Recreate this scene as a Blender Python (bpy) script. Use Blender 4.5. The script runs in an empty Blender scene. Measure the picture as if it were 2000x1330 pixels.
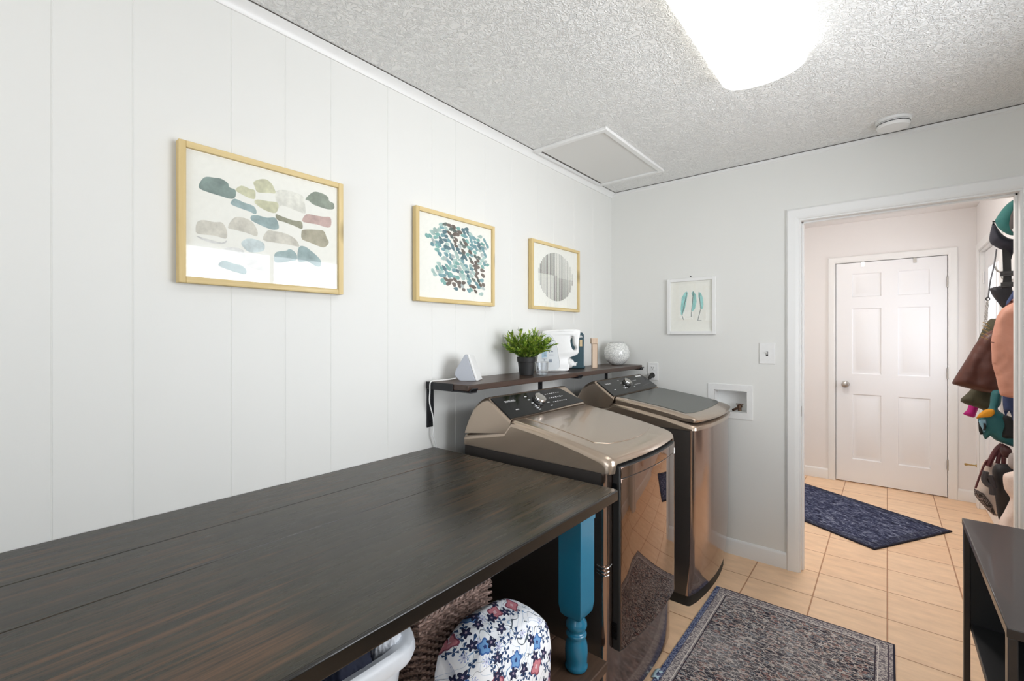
import bpy, bmesh, math, random
from mathutils import Vector, Matrix, noise
from mathutils.geometry import delaunay_2d_cdt

S = bpy.context.scene
COL = S.collection
# ---------------------------------------------------------------- camera, world, light, exposure
cam_d = bpy.data.cameras.new('camera'); cam = bpy.data.objects.new('camera', cam_d); COL.objects.link(cam)
cam_d.sensor_width = 36; cam_d.lens = 890/2000*36; cam_d.shift_y = -0.0045; cam_d.clip_start = 0.02
cam.location = (0, 0, 1.376); cam.rotation_euler = (math.radians(90), 0, math.atan(733/890))
S.camera = cam
S.view_settings.view_transform = 'Standard'; S.view_settings.look = 'None'
S.view_settings.gamma = 1; S.view_settings.use_curve_mapping = False
S.view_settings.exposure = -0.09
S.cycles.use_denoising = True
S.cycles.max_bounces = 10; S.cycles.diffuse_bounces = 6; S.cycles.glossy_bounces = 5; S.cycles.transparent_max_bounces = 12
S.cycles.caustics_reflective = False; S.cycles.caustics_refractive = False
S.cycles.sample_clamp_indirect = 6

W = bpy.data.worlds.new('sky'); S.world = W; W.use_nodes = True
W.node_tree.nodes['Background'].inputs[0].default_value = (0.78, 0.88, 1.0, 1)
W.node_tree.nodes['Background'].inputs[1].default_value = 1.8

def area(name, loc, rot, sx, sy, power, col):
    d = bpy.data.lights.new(name, 'AREA'); d.shape = 'RECTANGLE'; d.size = sx; d.size_y = sy
    d.energy = power; d.color = col
    o = bpy.data.objects.new(name, d); COL.objects.link(o); o.location = loc; o.rotation_euler = rot
    return o
PI = math.pi
area('window_daylight', (0.845, 1.65, 1.50), (0, PI/2+0.03, 0), 1.1, 1.3, 27, (0.95, 0.97, 1.0)).data.spread = math.radians(135)
area('added_rear_fill', (-0.35, -1.60, 1.5), (PI/2+1.0, 0, 0), 1.5, 1.2, 26, (0.97, 0.98, 1.0))  # added fill from behind the camera, through an invented window
area('entry_daylight', (0.66, 4.715, 1.43), (0, PI/2+0.2, 0), 0.9, 0.6, 6, (0.96, 0.97, 1.0))
LENS_STRENGTH = 3.2
FOYER_FILL_STRENGTH = 74.0

# ---------------------------------------------------------------- node helpers
def new_mat(name):
    m = bpy.data.materials.new(name); m.use_nodes = True
    nt = m.node_tree; return m, nt, nt.nodes['Principled BSDF']
def nd(nt, typ, **kw):
    n = nt.nodes.new(typ)
    for k, v in kw.items():
        if k.startswith('i_'):
            n.inputs[int(k[2:])].default_value = v
        else: setattr(n, k, v)
    return n
def lk(nt, a, b): nt.links.new(a, b)
def ramp(nt, fac, stops, interp='LINEAR'):
    r = nt.nodes.new('ShaderNodeValToRGB'); r.color_ramp.interpolation = interp
    e = r.color_ramp.elements
    while len(e) < len(stops): e.new(0.5)
    for k, (p, c) in enumerate(stops):
        e[k].position = p; e[k].color = (c[0], c[1], c[2], 1) if not isinstance(c, (int, float)) else (c, c, c, 1)
    lk(nt, fac, r.inputs[0]); return r.outputs[0]
def mth(nt, op, a, b=None, c=None):
    n = nt.nodes.new('ShaderNodeMath'); n.operation = op
    for i, v in enumerate((a, b, c)):
        if v is None: continue
        if isinstance(v, (int, float)): n.inputs[i].default_value = v
        else: lk(nt, v, n.inputs[i])
    return n.outputs[0]
def mixc(nt, fac, a, b, mode='MIX'):
    n = nt.nodes.new('ShaderNodeMix'); n.data_type = 'RGBA'; n.blend_type = mode
    for s, v in ((n.inputs[0], fac), (n.inputs[6], a), (n.inputs[7], b)):
        if isinstance(v, (int, float)): s.default_value = v
        elif isinstance(v, tuple): s.default_value = (v[0], v[1], v[2], 1)
        else: lk(nt, v, s)
    return n.outputs[2]
def coords(nt, kind='Object', scale=(1, 1, 1), loc=(0, 0, 0), rot=(0, 0, 0)):
    t = nt.nodes.new('ShaderNodeTexCoord'); m = nt.nodes.new('ShaderNodeMapping')
    lk(nt, t.outputs[kind], m.inputs[0]); m.inputs['Location'].default_value = loc
    m.inputs['Scale'].default_value = scale; m.inputs['Rotation'].default_value = rot
    return m.outputs[0]
def noise_t(nt, vec, scale, detail=3, rough=0.5, dist=0):
    n = nt.nodes.new('ShaderNodeTexNoise'); lk(nt, vec, n.inputs['Vector'])
    n.inputs['Scale'].default_value = scale; n.inputs['Detail'].default_value = detail
    n.inputs['Roughness'].default_value = rough; n.inputs['Distortion'].default_value = dist
    return n.outputs[0]
def bump(nt, bsdf, h, strength, dist=0.002):
    b = nt.nodes.new('ShaderNodeBump'); b.inputs['Strength'].default_value = strength
    b.inputs['Distance'].default_value = dist; lk(nt, h, b.inputs['Height']); lk(nt, b.outputs[0], bsdf.inputs['Normal'])
def srgb(r, g, b):
    f = lambda v: (v/255/12.92) if v/255 <= 0.04045 else ((v/255+0.055)/1.055)**2.4
    return (f(r), f(g), f(b))
def simple(name, col, rough=0.5, metal=0, coat=0, nscale=0, nstr=0.1, spec=None, var=0):
    m, nt, b = new_mat(name)
    b.inputs['Base Color'].default_value = (*col, 1); b.inputs['Roughness'].default_value = rough
    b.inputs['Metallic'].default_value = metal; b.inputs['Coat Weight'].default_value = coat
    if spec is not None: b.inputs['Specular IOR Level'].default_value = spec
    v = coords(nt)
    n = noise_t(nt, v, nscale or 60, 4)
    if nscale: bump(nt, b, n, nstr, 0.002)
    k = var or 0.04
    c = mixc(nt, n, tuple(x*(1-k) for x in col), tuple(min(1, x*(1+k)) for x in col))
    lk(nt, c, b.inputs['Base Color'])
    return m

# ---------------------------------------------------------------- mesh helpers
ORG = {}
def finish(bm, name, mats, parent, bevel=0, smooth=35, seg=2):
    org = ORG.get(parent.name, Vector((0, 0, 0))) if parent else Vector((0, 0, 0))
    if org.length: bmesh.ops.translate(bm, verts=bm.verts, vec=-org)
    bmesh.ops.recalc_face_normals(bm, faces=bm.faces)
    if smooth:
        lim = math.radians(smooth)
        fl = bm.faces.layers.int.get('flat')
        for f in bm.faces: f.smooth = not (fl and f[fl])
        for e in bm.edges:
            if len(e.link_faces) == 2:
                try:
                    if e.calc_face_angle() > lim: e.smooth = False
                except ValueError: pass
    me = bpy.data.meshes.new(name); bm.to_mesh(me); bm.free()
    for m in (mats if isinstance(mats, (list, tuple)) else [mats]): me.materials.append(m)
    o = bpy.data.objects.new(name, me); COL.objects.link(o)
    if parent: o.parent = parent; ORG[o.name] = org
    if bevel:
        md = o.modifiers.new('bevel', 'BEVEL'); md.width = bevel; md.segments = seg; md.limit_method = 'ANGLE'
        md.angle_limit = math.radians(40); md.harden_normals = False
    return o
def tag(o, label, cat, group=None, kind=None):
    if label: o['label'] = label
    if cat: o['category'] = cat
    if group: o['group'] = group
    if kind: o['kind'] = kind
    return o
def thing(name, label, cat, loc, group=None):
    o = bpy.data.objects.new(name, None); o.empty_display_size = 0.05; COL.objects.link(o); o.location = loc
    ORG[o.name] = Vector(loc); return tag(o, label, cat, group)
def struct(name, bm, m, bevel=0, smooth=35):
    o = finish(bm, name, m, None, bevel, smooth); o['kind'] = 'structure'; return o
def nb(): return bmesh.new()
def box(bm, x0, x1, y0, y1, z0, z1, mi=0):
    v = [bm.verts.new(p) for p in ((x0,y0,z0),(x1,y0,z0),(x1,y1,z0),(x0,y1,z0),(x0,y0,z1),(x1,y0,z1),(x1,y1,z1),(x0,y1,z1))]
    for f in ((0,3,2,1),(4,5,6,7),(0,1,5,4),(1,2,6,5),(2,3,7,6),(3,0,4,7)):
        bm.faces.new([v[i] for i in f]).material_index = mi
    return bm
def abox(c, u, v, w, bm):   # box from centre and three half-axis vectors
    c, u, v, w = map(Vector, (c, u, v, w)); vs = []
    for sz in (-1, 1):
        for sx, sy in ((-1,-1),(1,-1),(1,1),(-1,1)): vs.append(bm.verts.new(c+u*sx+v*sy+w*sz))
    for f in ((0,3,2,1),(4,5,6,7),(0,1,5,4),(1,2,6,5),(2,3,7,6),(3,0,4,7)): bm.faces.new([vs[i] for i in f])
    return bm
def prism(bm, pts, axis, lo, hi, mi=0):
    """pts 2-D outline; axis 'x': pts=(y,z); 'y': pts=(x,z); 'z': pts=(x,y)"""
    def P(p, t): return {'x': (t, p[0], p[1]), 'y': (p[0], t, p[1]), 'z': (p[0], p[1], t)}[axis]
    a = [bm.verts.new(P(p, lo)) for p in pts]; b = [bm.verts.new(P(p, hi)) for p in pts]
    n = len(pts); fs = [bm.faces.new(a), bm.faces.new(b[::-1])]
    for i in range(n): fs.append(bm.faces.new([a[i], a[(i+1) % n], b[(i+1) % n], b[i]]))
    for f in fs: f.material_index = mi
    return bm
def lathe(bm, prof, c, seg=32, mi=0, axis=(0, 0, 1), cap=True):
    q = Vector((0, 0, 1)).rotation_difference(Vector(axis)); c = Vector(c); rings = []
    for r, z in prof:
        rings.append([bm.verts.new(c + q @ Vector((r*math.cos(2*PI*k/seg), r*math.sin(2*PI*k/seg), z))) for k in range(seg)])
    for a, b in zip(rings, rings[1:]):
        for k in range(seg):
            bm.faces.new([a[k], a[(k+1) % seg], b[(k+1) % seg], b[k]]).material_index = mi
    if cap:
        for r in (rings[0], rings[-1][::-1]):
            try: bm.faces.new(r).material_index = mi
            except ValueError: pass
    return bm
def smooth_path(pts, n=6):
    P = [Vector(p) for p in pts]; out = []
    for i in range(len(P)-1):
        p0 = P[max(i-1, 0)]; p1 = P[i]; p2 = P[i+1]; p3 = P[min(i+2, len(P)-1)]
        for k in range(n):
            t = k/n
            out.append(0.5*((2*p1)+(-p0+p2)*t+(2*p0-5*p1+4*p2-p3)*t*t+(-p0+3*p1-3*p2+p3)*t**3))
    out.append(P[-1]); return out
def tube(bm, pts, r, seg=8, mi=0, sm=True):
    P = smooth_path(pts) if sm else [Vector(p) for p in pts]; rings = []; up = None
    for i, p in enumerate(P):
        t = (P[min(i+1, len(P)-1)]-P[max(i-1, 0)]).normalized()
        if up is None:
            up = t.orthogonal().normalized()
        up = (up - t*up.dot(t)).normalized(); s = t.cross(up)
        rr = r(i/(len(P)-1)) if callable(r) else r
        rings.append([bm.verts.new(p+(up*math.cos(2*PI*k/seg)+s*math.sin(2*PI*k/seg))*rr) for k in range(seg)])
    for a, b in zip(rings, rings[1:]):
        for k in range(seg): bm.faces.new([a[k], a[(k+1) % seg], b[(k+1) % seg], b[k]]).material_index = mi
    bm.faces.new(rings[0][::-1]).material_index = mi; bm.faces.new(rings[-1]).material_index = mi
    return bm
def inside(p, poly):
    c = False; j = len(poly)-1
    for i in range(len(poly)):
        a, b = poly[i], poly[j]
        if (a[1] > p[1]) != (b[1] > p[1]) and p[0] < (b[0]-a[0])*(p[1]-a[1])/(b[1]-a[1])+a[0]: c = not c
        j = i
    return c
def edge_dist(p, poly):
    d = 9
    for i in range(len(poly)):
        a = Vector(poly[i]); b = Vector(poly[(i+1) % len(poly)]); q = Vector(p); ab = b-a
        t = max(0, min(1, (q-a).dot(ab)/max(ab.length_squared, 1e-12))); d = min(d, (q-a-ab*t).length)
    return d
def resample(poly, step):
    out = []
    for i in range(len(poly)):
        a = Vector(poly[i]); b = Vector(poly[(i+1) % len(poly)]); n = max(1, int((b-a).length/step))
        for k in range(n): out.append(tuple(a.lerp(b, k/n)))
    return out
def pillow(bm, poly, axis, at, thick, step=0.012, wr=0.0, ws=18, seed=0, soft=None, back=True, mi=0, uv=False):
    """soft body from an outline in a vertical plane: bulges both ways, with folds"""
    poly = resample(poly, step); n = len(poly)
    xs = [p[0] for p in poly]; ys = [p[1] for p in poly]; pts = [Vector(p) for p in poly]
    x = min(xs); k = 0
    while x < max(xs):
        y = min(ys) + (step*0.5 if k % 2 else 0)
        while y < max(ys):
            if inside((x, y), poly) and edge_dist((x, y), poly) > step*0.45: pts.append(Vector((x, y)))
            y += step
        x += step*0.87; k += 1
    vs, es, fs, *_ = delaunay_2d_cdt(pts, [], [list(range(n))], 1, 1e-6)
    soft = soft or thick
    def P(p, t): return {'x': (t, p[0], p[1]), 'y': (p[0], t, p[1]), 'z': (p[0], p[1], t)}[axis]
    F = []; Bk = []
    for i, v in enumerate(vs):
        d = edge_dist(v, poly); e = min(1, d/soft); h = thick*math.sqrt(max(0, 1-(1-e)**2))
        w = wr*min(1, d/0.01)*(noise.noise(Vector((v.x*ws+seed, v.y*ws*0.45, seed)))+0.5*noise.noise(Vector((v.x*ws*2.3, v.y*ws*1.2+seed, 3))))
        w1 = wr*min(1, d/0.01)*noise.noise(Vector((v.x*ws+seed+9, v.y*ws*0.45, seed)))
        if d < 1e-5:
            q = bm.verts.new(P(v, at)); F.append(q); Bk.append(q)
        else:
            F.append(bm.verts.new(P(v, at-h-w))); Bk.append(bm.verts.new(P(v, at+h*0.9+w1)))
    for f in fs:
        bm.faces.new([F[i] for i in f]).material_index = mi
        try: bm.faces.new([Bk[i] for i in f][::-1]).material_index = mi
        except ValueError: pass
    return bm
def flat_poly(bm, pts3, mi=0):
    bm.faces.new([bm.verts.new(p) for p in pts3]).material_index = mi
def smooth_poly(poly, n=4):
    P = [Vector(p) for p in poly]; out = []; m = len(P)
    for i in range(m):
        p0, p1, p2, p3 = P[i-1], P[i], P[(i+1) % m], P[(i+2) % m]
        for k in range(n):
            t = k/n; q = 0.5*((2*p1)+(-p0+p2)*t+(2*p0-5*p1+4*p2-p3)*t*t+(-p0+3*p1-3*p2+p3)*t**3); out.append((q.x, q.y))
    return out
def text_mesh(name, body, size, matrix, m, parent, ext=0.0003):
    cu = bpy.data.curves.new(name, 'FONT'); cu.body = body; cu.size = size; cu.extrude = ext
    cu.align_x = 'CENTER'; cu.align_y = 'CENTER'
    t = bpy.data.objects.new(name, cu); COL.objects.link(t)
    dg = bpy.context.evaluated_depsgraph_get(); dg.update()
    me = bpy.data.meshes.new_from_object(t.evaluated_get(dg)); bpy.data.objects.remove(t); bpy.data.curves.remove(cu)
    bm = nb(); bm.from_mesh(me); bpy.data.meshes.remove(me); bmesh.ops.transform(bm, matrix=matrix, verts=bm.verts)
    return finish(bm, name, m, parent, smooth=0)

# ---------------------------------------------------------------- materials
def wall_mat(name, col, rough=0.55, bs=0.06):
    m, nt, b = new_mat(name); v = coords(nt)
    n = noise_t(nt, v, 3, 3); lk(nt, mixc(nt, n, tuple(c*0.985 for c in col), tuple(min(1, c*1.01) for c in col)), b.inputs['Base Color'])
    b.inputs['Roughness'].default_value = rough; bump(nt, b, noise_t(nt, v, 260, 3), bs, 0.001); return m
M = {}
M['wall'] = wall_mat('wall_paint', (0.768, 0.768, 0.742))
M['backwall'] = wall_mat('back_wall_paint', (0.768, 0.768, 0.742))
M['foyer'] = wall_mat('foyer_paint', (0.82, 0.80, 0.79))
M['trim'] = wall_mat('trim_paint', (0.82, 0.82, 0.81), 0.35, 0.02)
M['door'] = wall_mat('door_paint', (0.84, 0.84, 0.85), 0.35, 0.02)
M['plastic'] = simple('white_plastic', (0.80, 0.80, 0.79), 0.35)
M['slot'] = simple('dark_slot', (0.03, 0.03, 0.03), 0.5)
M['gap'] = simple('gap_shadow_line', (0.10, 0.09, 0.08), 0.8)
# ceiling: stippled knock-down texture
m, nt, b = new_mat('ceiling_texture'); v = coords(nt)
b.inputs['Roughness'].default_value = 0.7
nz = nt.nodes.new('ShaderNodeTexNoise'); lk(nt, v, nz.inputs['Vector']); nz.inputs['Scale'].default_value = 42; nz.inputs['Detail'].default_value = 2; nz.inputs['Distortion'].default_value = 1.6
rid = mth(nt, 'ABSOLUTE', mth(nt, 'SUBTRACT', nz.outputs[0], 0.5))
h = ramp(nt, rid, [(0.0, 1.0), (0.10, 0.0)])
lk(nt, mixc(nt, h, (0.86, 0.86, 0.845), (0.89, 0.89, 0.875)), b.inputs['Base Color'])
bump(nt, b, h, 0.8, 0.004); M['ceiling'] = m
M['ceiling_flat'] = wall_mat('hatch_board', (0.74, 0.735, 0.715), 0.6, 0.05)
# floor tiles
m, nt, b = new_mat('peach_ceramic_tile')
v = coords(nt, 'Object', (1, 1, 1), (0, -0.125+0.305, 0))
br = nd(nt, 'ShaderNodeTexBrick', offset=0.0, squash=1.0); lk(nt, v, br.inputs['Vector'])
br.inputs['Scale'].default_value = 1; br.inputs['Brick Width'].default_value = 0.305; br.inputs['Row Height'].default_value = 0.305
br.inputs['Mortar Size'].default_value = 0.0035; br.inputs['Mortar Smooth'].default_value = 0.3
br.inputs['Color1'].default_value = (*srgb(247, 214, 178), 1); br.inputs['Color2'].default_value = (*srgb(243, 206, 168), 1)
br.inputs['Mortar'].default_value = (*srgb(186, 136, 98), 1)
n1 = noise_t(nt, coords(nt, 'Object', (1, 3.2, 1)), 7, 5, 0.6)
c = mixc(nt, 1.0, br.outputs[0], ramp(nt, n1, [(0.25, (0.86, 0.83, 0.80)), (0.7, (1.06, 1.05, 1.05))]), 'MULTIPLY')
lk(nt, c, b.inputs['Base Color'])
b.inputs['Roughness'].default_value = 0.42
hh = mth(nt, 'ADD', mth(nt, 'MULTIPLY', br.outputs[1], -1.0), mth(nt, 'MULTIPLY', n1, 0.12))
bump(nt, b, hh, 0.6, 0.003); M['tile'] = m
# dark stained pine
def wood(name, dark, mid, worn, axis='y', rough=0.33, wear=0.62):
    m, nt, b = new_mat(name); sc = {'y': (9, 0.55, 9), 'x': (0.55, 9, 9), 'z': (9, 9, 0.55)}[axis]
    v = coords(nt, 'Object', sc); g = noise_t(nt, v, 2.4, 6, 0.65, 0.4)
    sc2 = tuple(s*(2.6 if s > 1 else 1.6) for s in sc)
    v2 = coords(nt, 'Object', sc2); g2 = noise_t(nt, v2, 2.5, 5, 0.7, 0.2)
    big = noise_t(nt, coords(nt, 'Object', (1.3, 1.3, 1.3), (3, 1, 0)), 1.4, 2)
    base = ramp(nt, g, [(0.3, dark), (0.7, mid)])
    k = mth(nt, 'ADD', mth(nt, 'MULTIPLY', g2, 0.75), mth(nt, 'MULTIPLY', big, 0.35))
    w = ramp(nt, k, [(wear, 0.0), (wear+0.13, 1.0)])
    vor = nt.nodes.new('ShaderNodeTexVoronoi'); vor.inputs['Scale'].default_value = 1
    lk(nt, coords(nt, 'Object', {'y': (4.2, 1.7, 4), 'x': (1.7, 4.2, 4), 'z': (4, 4, 1.7)}[axis], (0.3, 0.4, 0.1)), vor.inputs['Vector'])
    kn = ramp(nt, vor.outputs[0], [(0.02, 1.0), (0.09, 0.0)])
    col = mixc(nt, mth(nt, 'MULTIPLY', w, 0.75), base, worn); col = mixc(nt, mth(nt, 'MULTIPLY', kn, 0.8), col, tuple(c*0.4 for c in dark))
    lk(nt, col, b.inputs['Base Color'])
    lk(nt, ramp(nt, g2, [(0.3, rough-0.02), (0.8, rough+0.06)]), b.inputs['Roughness'])
    bump(nt, b, g2, 0.025, 0.001); return m
M['darkwood'] = wood('dark_stained_pine', (0.011, 0.0090, 0.0055), (0.034, 0.027, 0.015), (0.14, 0.065, 0.028), rough=0.27, wear=0.58)
M['shelfwood'] = wood('walnut_stained_board', (0.030, 0.017, 0.012), (0.075, 0.040, 0.026), (0.13, 0.07, 0.045), rough=0.36)
M['edgewood'] = wood('black_painted_edge', (0.006, 0.0055, 0.005), (0.013, 0.011, 0.010), (0.07, 0.045, 0.035), rough=0.2, wear=0.66)
M['lowerwood'] = wood('rough_brown_pine', (0.040, 0.024, 0.016), (0.12, 0.068, 0.042), (0.26, 0.15, 0.09), rough=0.5)
M['oak'] = wood('pale_oak_frame', srgb(196, 170, 112), srgb(222, 200, 148), srgb(232, 214, 168), axis='z', rough=0.5)
M['oak_h'] = wood('pale_oak_rail', srgb(196, 170, 112), srgb(222, 200, 148), srgb(232, 214, 168), axis='y', rough=0.5)
M['lightwood'] = wood('pale_beech', srgb(206, 178, 152), srgb(222, 198, 174), srgb(228, 208, 186), axis='z', rough=0.5)
M['black'] = simple('black_paint', (0.012, 0.012, 0.013), 0.4, nscale=90, nstr=0.05)
M['blackmetal'] = simple('black_steel', (0.012, 0.013, 0.016), 0.42, 0.3)
M['teal'] = simple('teal_gloss_paint', (0.013, 0.170, 0.290), 0.22, coat=0.3, nscale=30, nstr=0.05)
M['bronze'] = simple('champagne_bronze_metal', (0.48, 0.385, 0.305), 0.24, 0.85, coat=0.3)
M['bronze_gloss'] = simple('polished_bronze_metal', (0.38, 0.29, 0.25), 0.15, 0.95, coat=0.2)
M['bronze_side'] = simple('dark_bronze_side', (0.085, 0.075, 0.07), 0.32, 0.6)  # darker than the front bronze, for cabinet sides, back and ends
M['doorglass'] = simple('tinted_mirror_door', (0.285, 0.205, 0.17), 0.03, 1.0, coat=0.3)
M['panelblack'] = simple('black_glass_panel', (0.008, 0.008, 0.008), 0.10, 0, spec=0.25)
M['lidglass'] = simple('smoked_glass_lid', (0.070, 0.075, 0.068), 0.36, 0, coat=0.15)
M['rubber'] = simple('black_rubber', (0.010, 0.010, 0.010), 0.6)
M['chrome'] = simple('chrome', (0.80, 0.80, 0.80), 0.08, 1.0)
M['nickel'] = simple('satin_nickel', (0.50, 0.48, 0.45), 0.28, 1.0)
M['mark'] = simple('light_grey_print', (0.55, 0.55, 0.55), 0.5)
M['brass'] = simple('brass', (0.48, 0.33, 0.12), 0.3, 1.0)
M['copper'] = simple('copper_valve', (0.16, 0.10, 0.07), 0.35, 0.8)
def emit(name, col, s):
    m, nt, b = new_mat(name); b.inputs['Base Color'].default_value = (*col, 1)
    b.inputs['Emission Color'].default_value = (*col, 1); b.inputs['Emission Strength'].default_value = s; return m
M['lens'] = emit('lit_acrylic_lens', (1.0, 0.995, 0.96), LENS_STRENGTH)
M['foyer_fill'] = emit('added_foyer_glow', (1.0, 0.955, 0.915), FOYER_FILL_STRENGTH)  # glow of the added, unseen foyer lamp
def clear(name, tint=(1, 1, 1), rough=0.02, refl=0.08, dens=1.0):
    m = bpy.data.materials.new(name); m.use_nodes = True; nt = m.node_tree; nt.nodes.clear()
    out = nt.nodes.new('ShaderNodeOutputMaterial'); tr = nt.nodes.new('ShaderNodeBsdfTransparent'); gl = nt.nodes.new('ShaderNodeBsdfGlossy')
    tr.inputs[0].default_value = (*tint, 1); gl.inputs['Roughness'].default_value = rough; gl.inputs[0].default_value = (1, 1, 1, 1)
    lw = nt.nodes.new('ShaderNodeLayerWeight'); lw.inputs[0].default_value = 0.5
    fr = mth(nt, 'MULTIPLY_ADD', mth(nt, 'POWER', lw.outputs['Facing'], 4.0), 0.80, 0.035)
    mx = nt.nodes.new('ShaderNodeMixShader'); lk(nt, mth(nt, 'MULTIPLY', fr, dens), mx.inputs[0])
    lk(nt, tr.outputs[0], mx.inputs[1]); lk(nt, gl.outputs[0], mx.inputs[2]); lk(nt, mx.outputs[0], out.inputs[0]); return m
M['glass'] = clear('picture_glass', dens=0.5)
M['winglass'] = clear('window_glass', dens=0.8)
# ================================================================ ROOM SHELL
XL, XR, YB, YF, ZC = -1.595, 0.75, 3.11, -1.5, 2.44
bm = nb(); box(bm, -1.8, 1.0, -1.7, 5.5, -0.08, 0.0); struct('floor', bm, M['tile'])
bm = nb(); box(bm, -1.75, 0.9, -1.65, 3.165, ZC, ZC+0.06); struct('ceiling', bm, M['ceiling'])
bm = nb(); box(bm, -1.75, 0.9, 3.166, 5.45, ZC, ZC+0.06); struct('ceiling_foyer', bm, M['foyer'])
# left wall: wide painted panelling with V grooves
gr = [-1.25, -0.93, -0.62, -0.31, -0.01, 0.146, 0.303, 0.546, 0.712, 0.878, 1.127, 1.365, 1.51, 1.72, 1.93, 2.17, 2.34, 2.58, 2.83]
pts = [(XL, YF)]
for g in gr: pts += [(XL, g-0.0022), (XL-0.0016, g-0.0006), (XL-0.0016, g+0.0006), (XL, g+0.0022)]
pts += [(XL, YB), (XL-0.12, YB), (XL-0.12, YF)]
bm = nb(); prism(bm, pts, 'z', 0, ZC); struct('wall_left', bm, M['wall'], smooth=0)
# back wall with doorway and washer-box recess
bm = nb(); HX0, HX1, HZ0, HZ1 = -0.865, -0.672, 0.897, 1.030
Y2 = 3.22
box(bm, XL-0.12, HX0, YB, Y2, 0, ZC); box(bm, HX1, -0.405, YB, Y2, 0, ZC)
box(bm, HX0, HX1, YB, Y2, 0, HZ0); box(bm, HX0, HX1, YB, Y2, HZ1, ZC)
box(bm, -0.405, 0.49, YB, Y2, 2.07, ZC); box(bm, 0.49, XR+0.12, YB, Y2, 0, ZC)
struct('wall_back', bm, M['backwall'], smooth=0)
# right wall with a window
bm = nb(); box(bm, XR, XR+0.12, YF-0.12, 0.95, 0, ZC); box(bm, XR, XR+0.12, 2.35, YB, 0, ZC)
box(bm, XR, XR+0.12, 0.95, 2.35, 0, 0.92); box(bm, XR, XR+0.12, 0.95, 2.35, 2.10, ZC); struct('wall_right', bm, M['wall'], smooth=0)
bm = nb(); box(bm, XL-0.12, -1.15, YF-0.12, YF, 0, ZC); box(bm, 0.45, XR, YF-0.12, YF, 0, ZC)
box(bm, -1.15, 0.45, YF-0.12, YF, 0, 0.85); box(bm, -1.15, 0.45, YF-0.12, YF, 2.15, ZC); struct('wall_front', bm, M['wall'], smooth=0)
def window(name, axis, at, a0, a1, z0, z1):
    bm = nb()
    def bx(p0, p1, q0, q1, t0, t1):
        if axis == 'x': box(bm, at+t0, at+t1, p0, p1, q0, q1)
        else: box(bm, p0, p1, at-t1, at-t0, q0, q1)
    f = 0.045
    bx(a0, a0+f, z0, z1, 0.02, 0.08); bx(a1-f, a1, z0, z1, 0.02, 0.08); bx(a0, a1, z0, z0+f, 0.02, 0.08); bx(a0, a1, z1-f, z1, 0.02, 0.08)
    zm = (z0+z1)/2; bx(a0, a1, zm-0.02, zm+0.02, 0.03, 0.07)
    am = (a0+a1)/2; bx(am-0.012, am+0.012, z0, z1, 0.035, 0.065)
    c = 0.07
    bx(a0-c, a0, z0-c, z1+c, -0.016, 0); bx(a1, a1+c, z0-c, z1+c, -0.016, 0); bx(a0, a1, z0-c, z0, -0.016, 0); bx(a0, a1, z1, z1+c, -0.016, 0)
    o = struct(name, bm, M['trim'], 0.003)
    bm = nb(); bx(a0+f, a1-f, z0+f, z1-f, 0.048, 0.052); finish(bm, 'window_pane', M['winglass'], o, smooth=0)
window('window_1', 'x', XR, 0.95, 2.35, 0.92, 2.10)
window('added_rear_window', 'y', YF, -1.15, 0.45, 0.85, 2.15)  # unseen window, added behind the camera to carry the rear fill
# trims
bm = nb(); box(bm, XL+0.034, XR, YB-0.0125, YB-0.0005, ZC-0.0032, ZC-0.0004); struct('gap_shadow_back', bm, M['gap'], smooth=0)  # dark strip standing in for the shaded gap between ceiling and back wall
bm = nb(); prism(bm, [(XL, ZC), (XL+0.034, ZC), (XL+0.034, ZC-0.006), (XL+0.026, ZC-0.010), (XL+0.014, ZC-0.018), (XL+0.008, ZC-0.028), (XL+0.006, ZC-0.036), (XL, ZC-0.036)], 'y', YF, YB); struct('trim_1', bm, M['trim'], smooth=60)
bm = nb(); box(bm, XL+0.034, XL+0.0375, YF, YB-0.013, ZC-0.0022, ZC-0.0002); struct('gap_shadow_left', bm, M['gap'], smooth=0)  # same for the left side: gap shade drawn as a thin dark strip
bm = nb(); prism(bm, [(YB, ZC-0.0034), (YB-0.010, ZC-0.0034), (YB-0.010, ZC-0.018), (YB, ZC-0.024)], 'x', XL+0.01, XR); struct('trim_2', bm, M['trim'])
CAS = [(0, 0), (0, 0.011), (0.008, 0.016), (0.020, 0.014), (0.040, 0.013), (0.052, 0.009), (0.060, 0.006), (0.063, 0.0)]
def casing(name, x0, x1, zt, yw, sgn, w=0.063):
    """door casing round an opening x0..x1, top zt, on wall plane y=yw facing sgn*y"""
    bm = nb(); rings = []
    for d, h in CAS:
        d = 0.063-d; k = w/0.063
        rings.append([(x0-d*k, 0), (x0-d*k, zt+d*k), (x1+d*k, zt+d*k), (x1+d*k, 0)])
    R = [[bm.verts.new((p[0], yw+sgn*CAS[i][1], p[1])) for p in r] for i, r in enumerate(rings)]
    for a, b in zip(R, R[1:]):
        for k in range(3): bm.faces.new([a[k], a[k+1], b[k+1], b[k]])
    n = len(R)
    for k in (0, 3): bm.faces.new([R[i][k] for i in range(n)])
    for k in range(3): bm.faces.new([R[0][k], R[0][k+1], R[-1][k+1], R[-1][k]])
    return struct(name, bm, M['trim'], smooth=25)
casing('trim_3', -0.396, 0.478, 2.052, YB, -1)
casing('trim_4', -0.396, 0.478, 2.052, Y2, 1)
bm = nb(); jx0, jx1, jz = -0.388, 0.472, 2.045
box(bm, -0.405, jx0, YB-0.002, Y2+0.002, 0, jz); box(bm, jx1, 0.49, YB-0.002, Y2+0.002, 0, jz); box(bm, -0.405, 0.49, YB-0.002, Y2+0.002, jz, 2.07)
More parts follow.
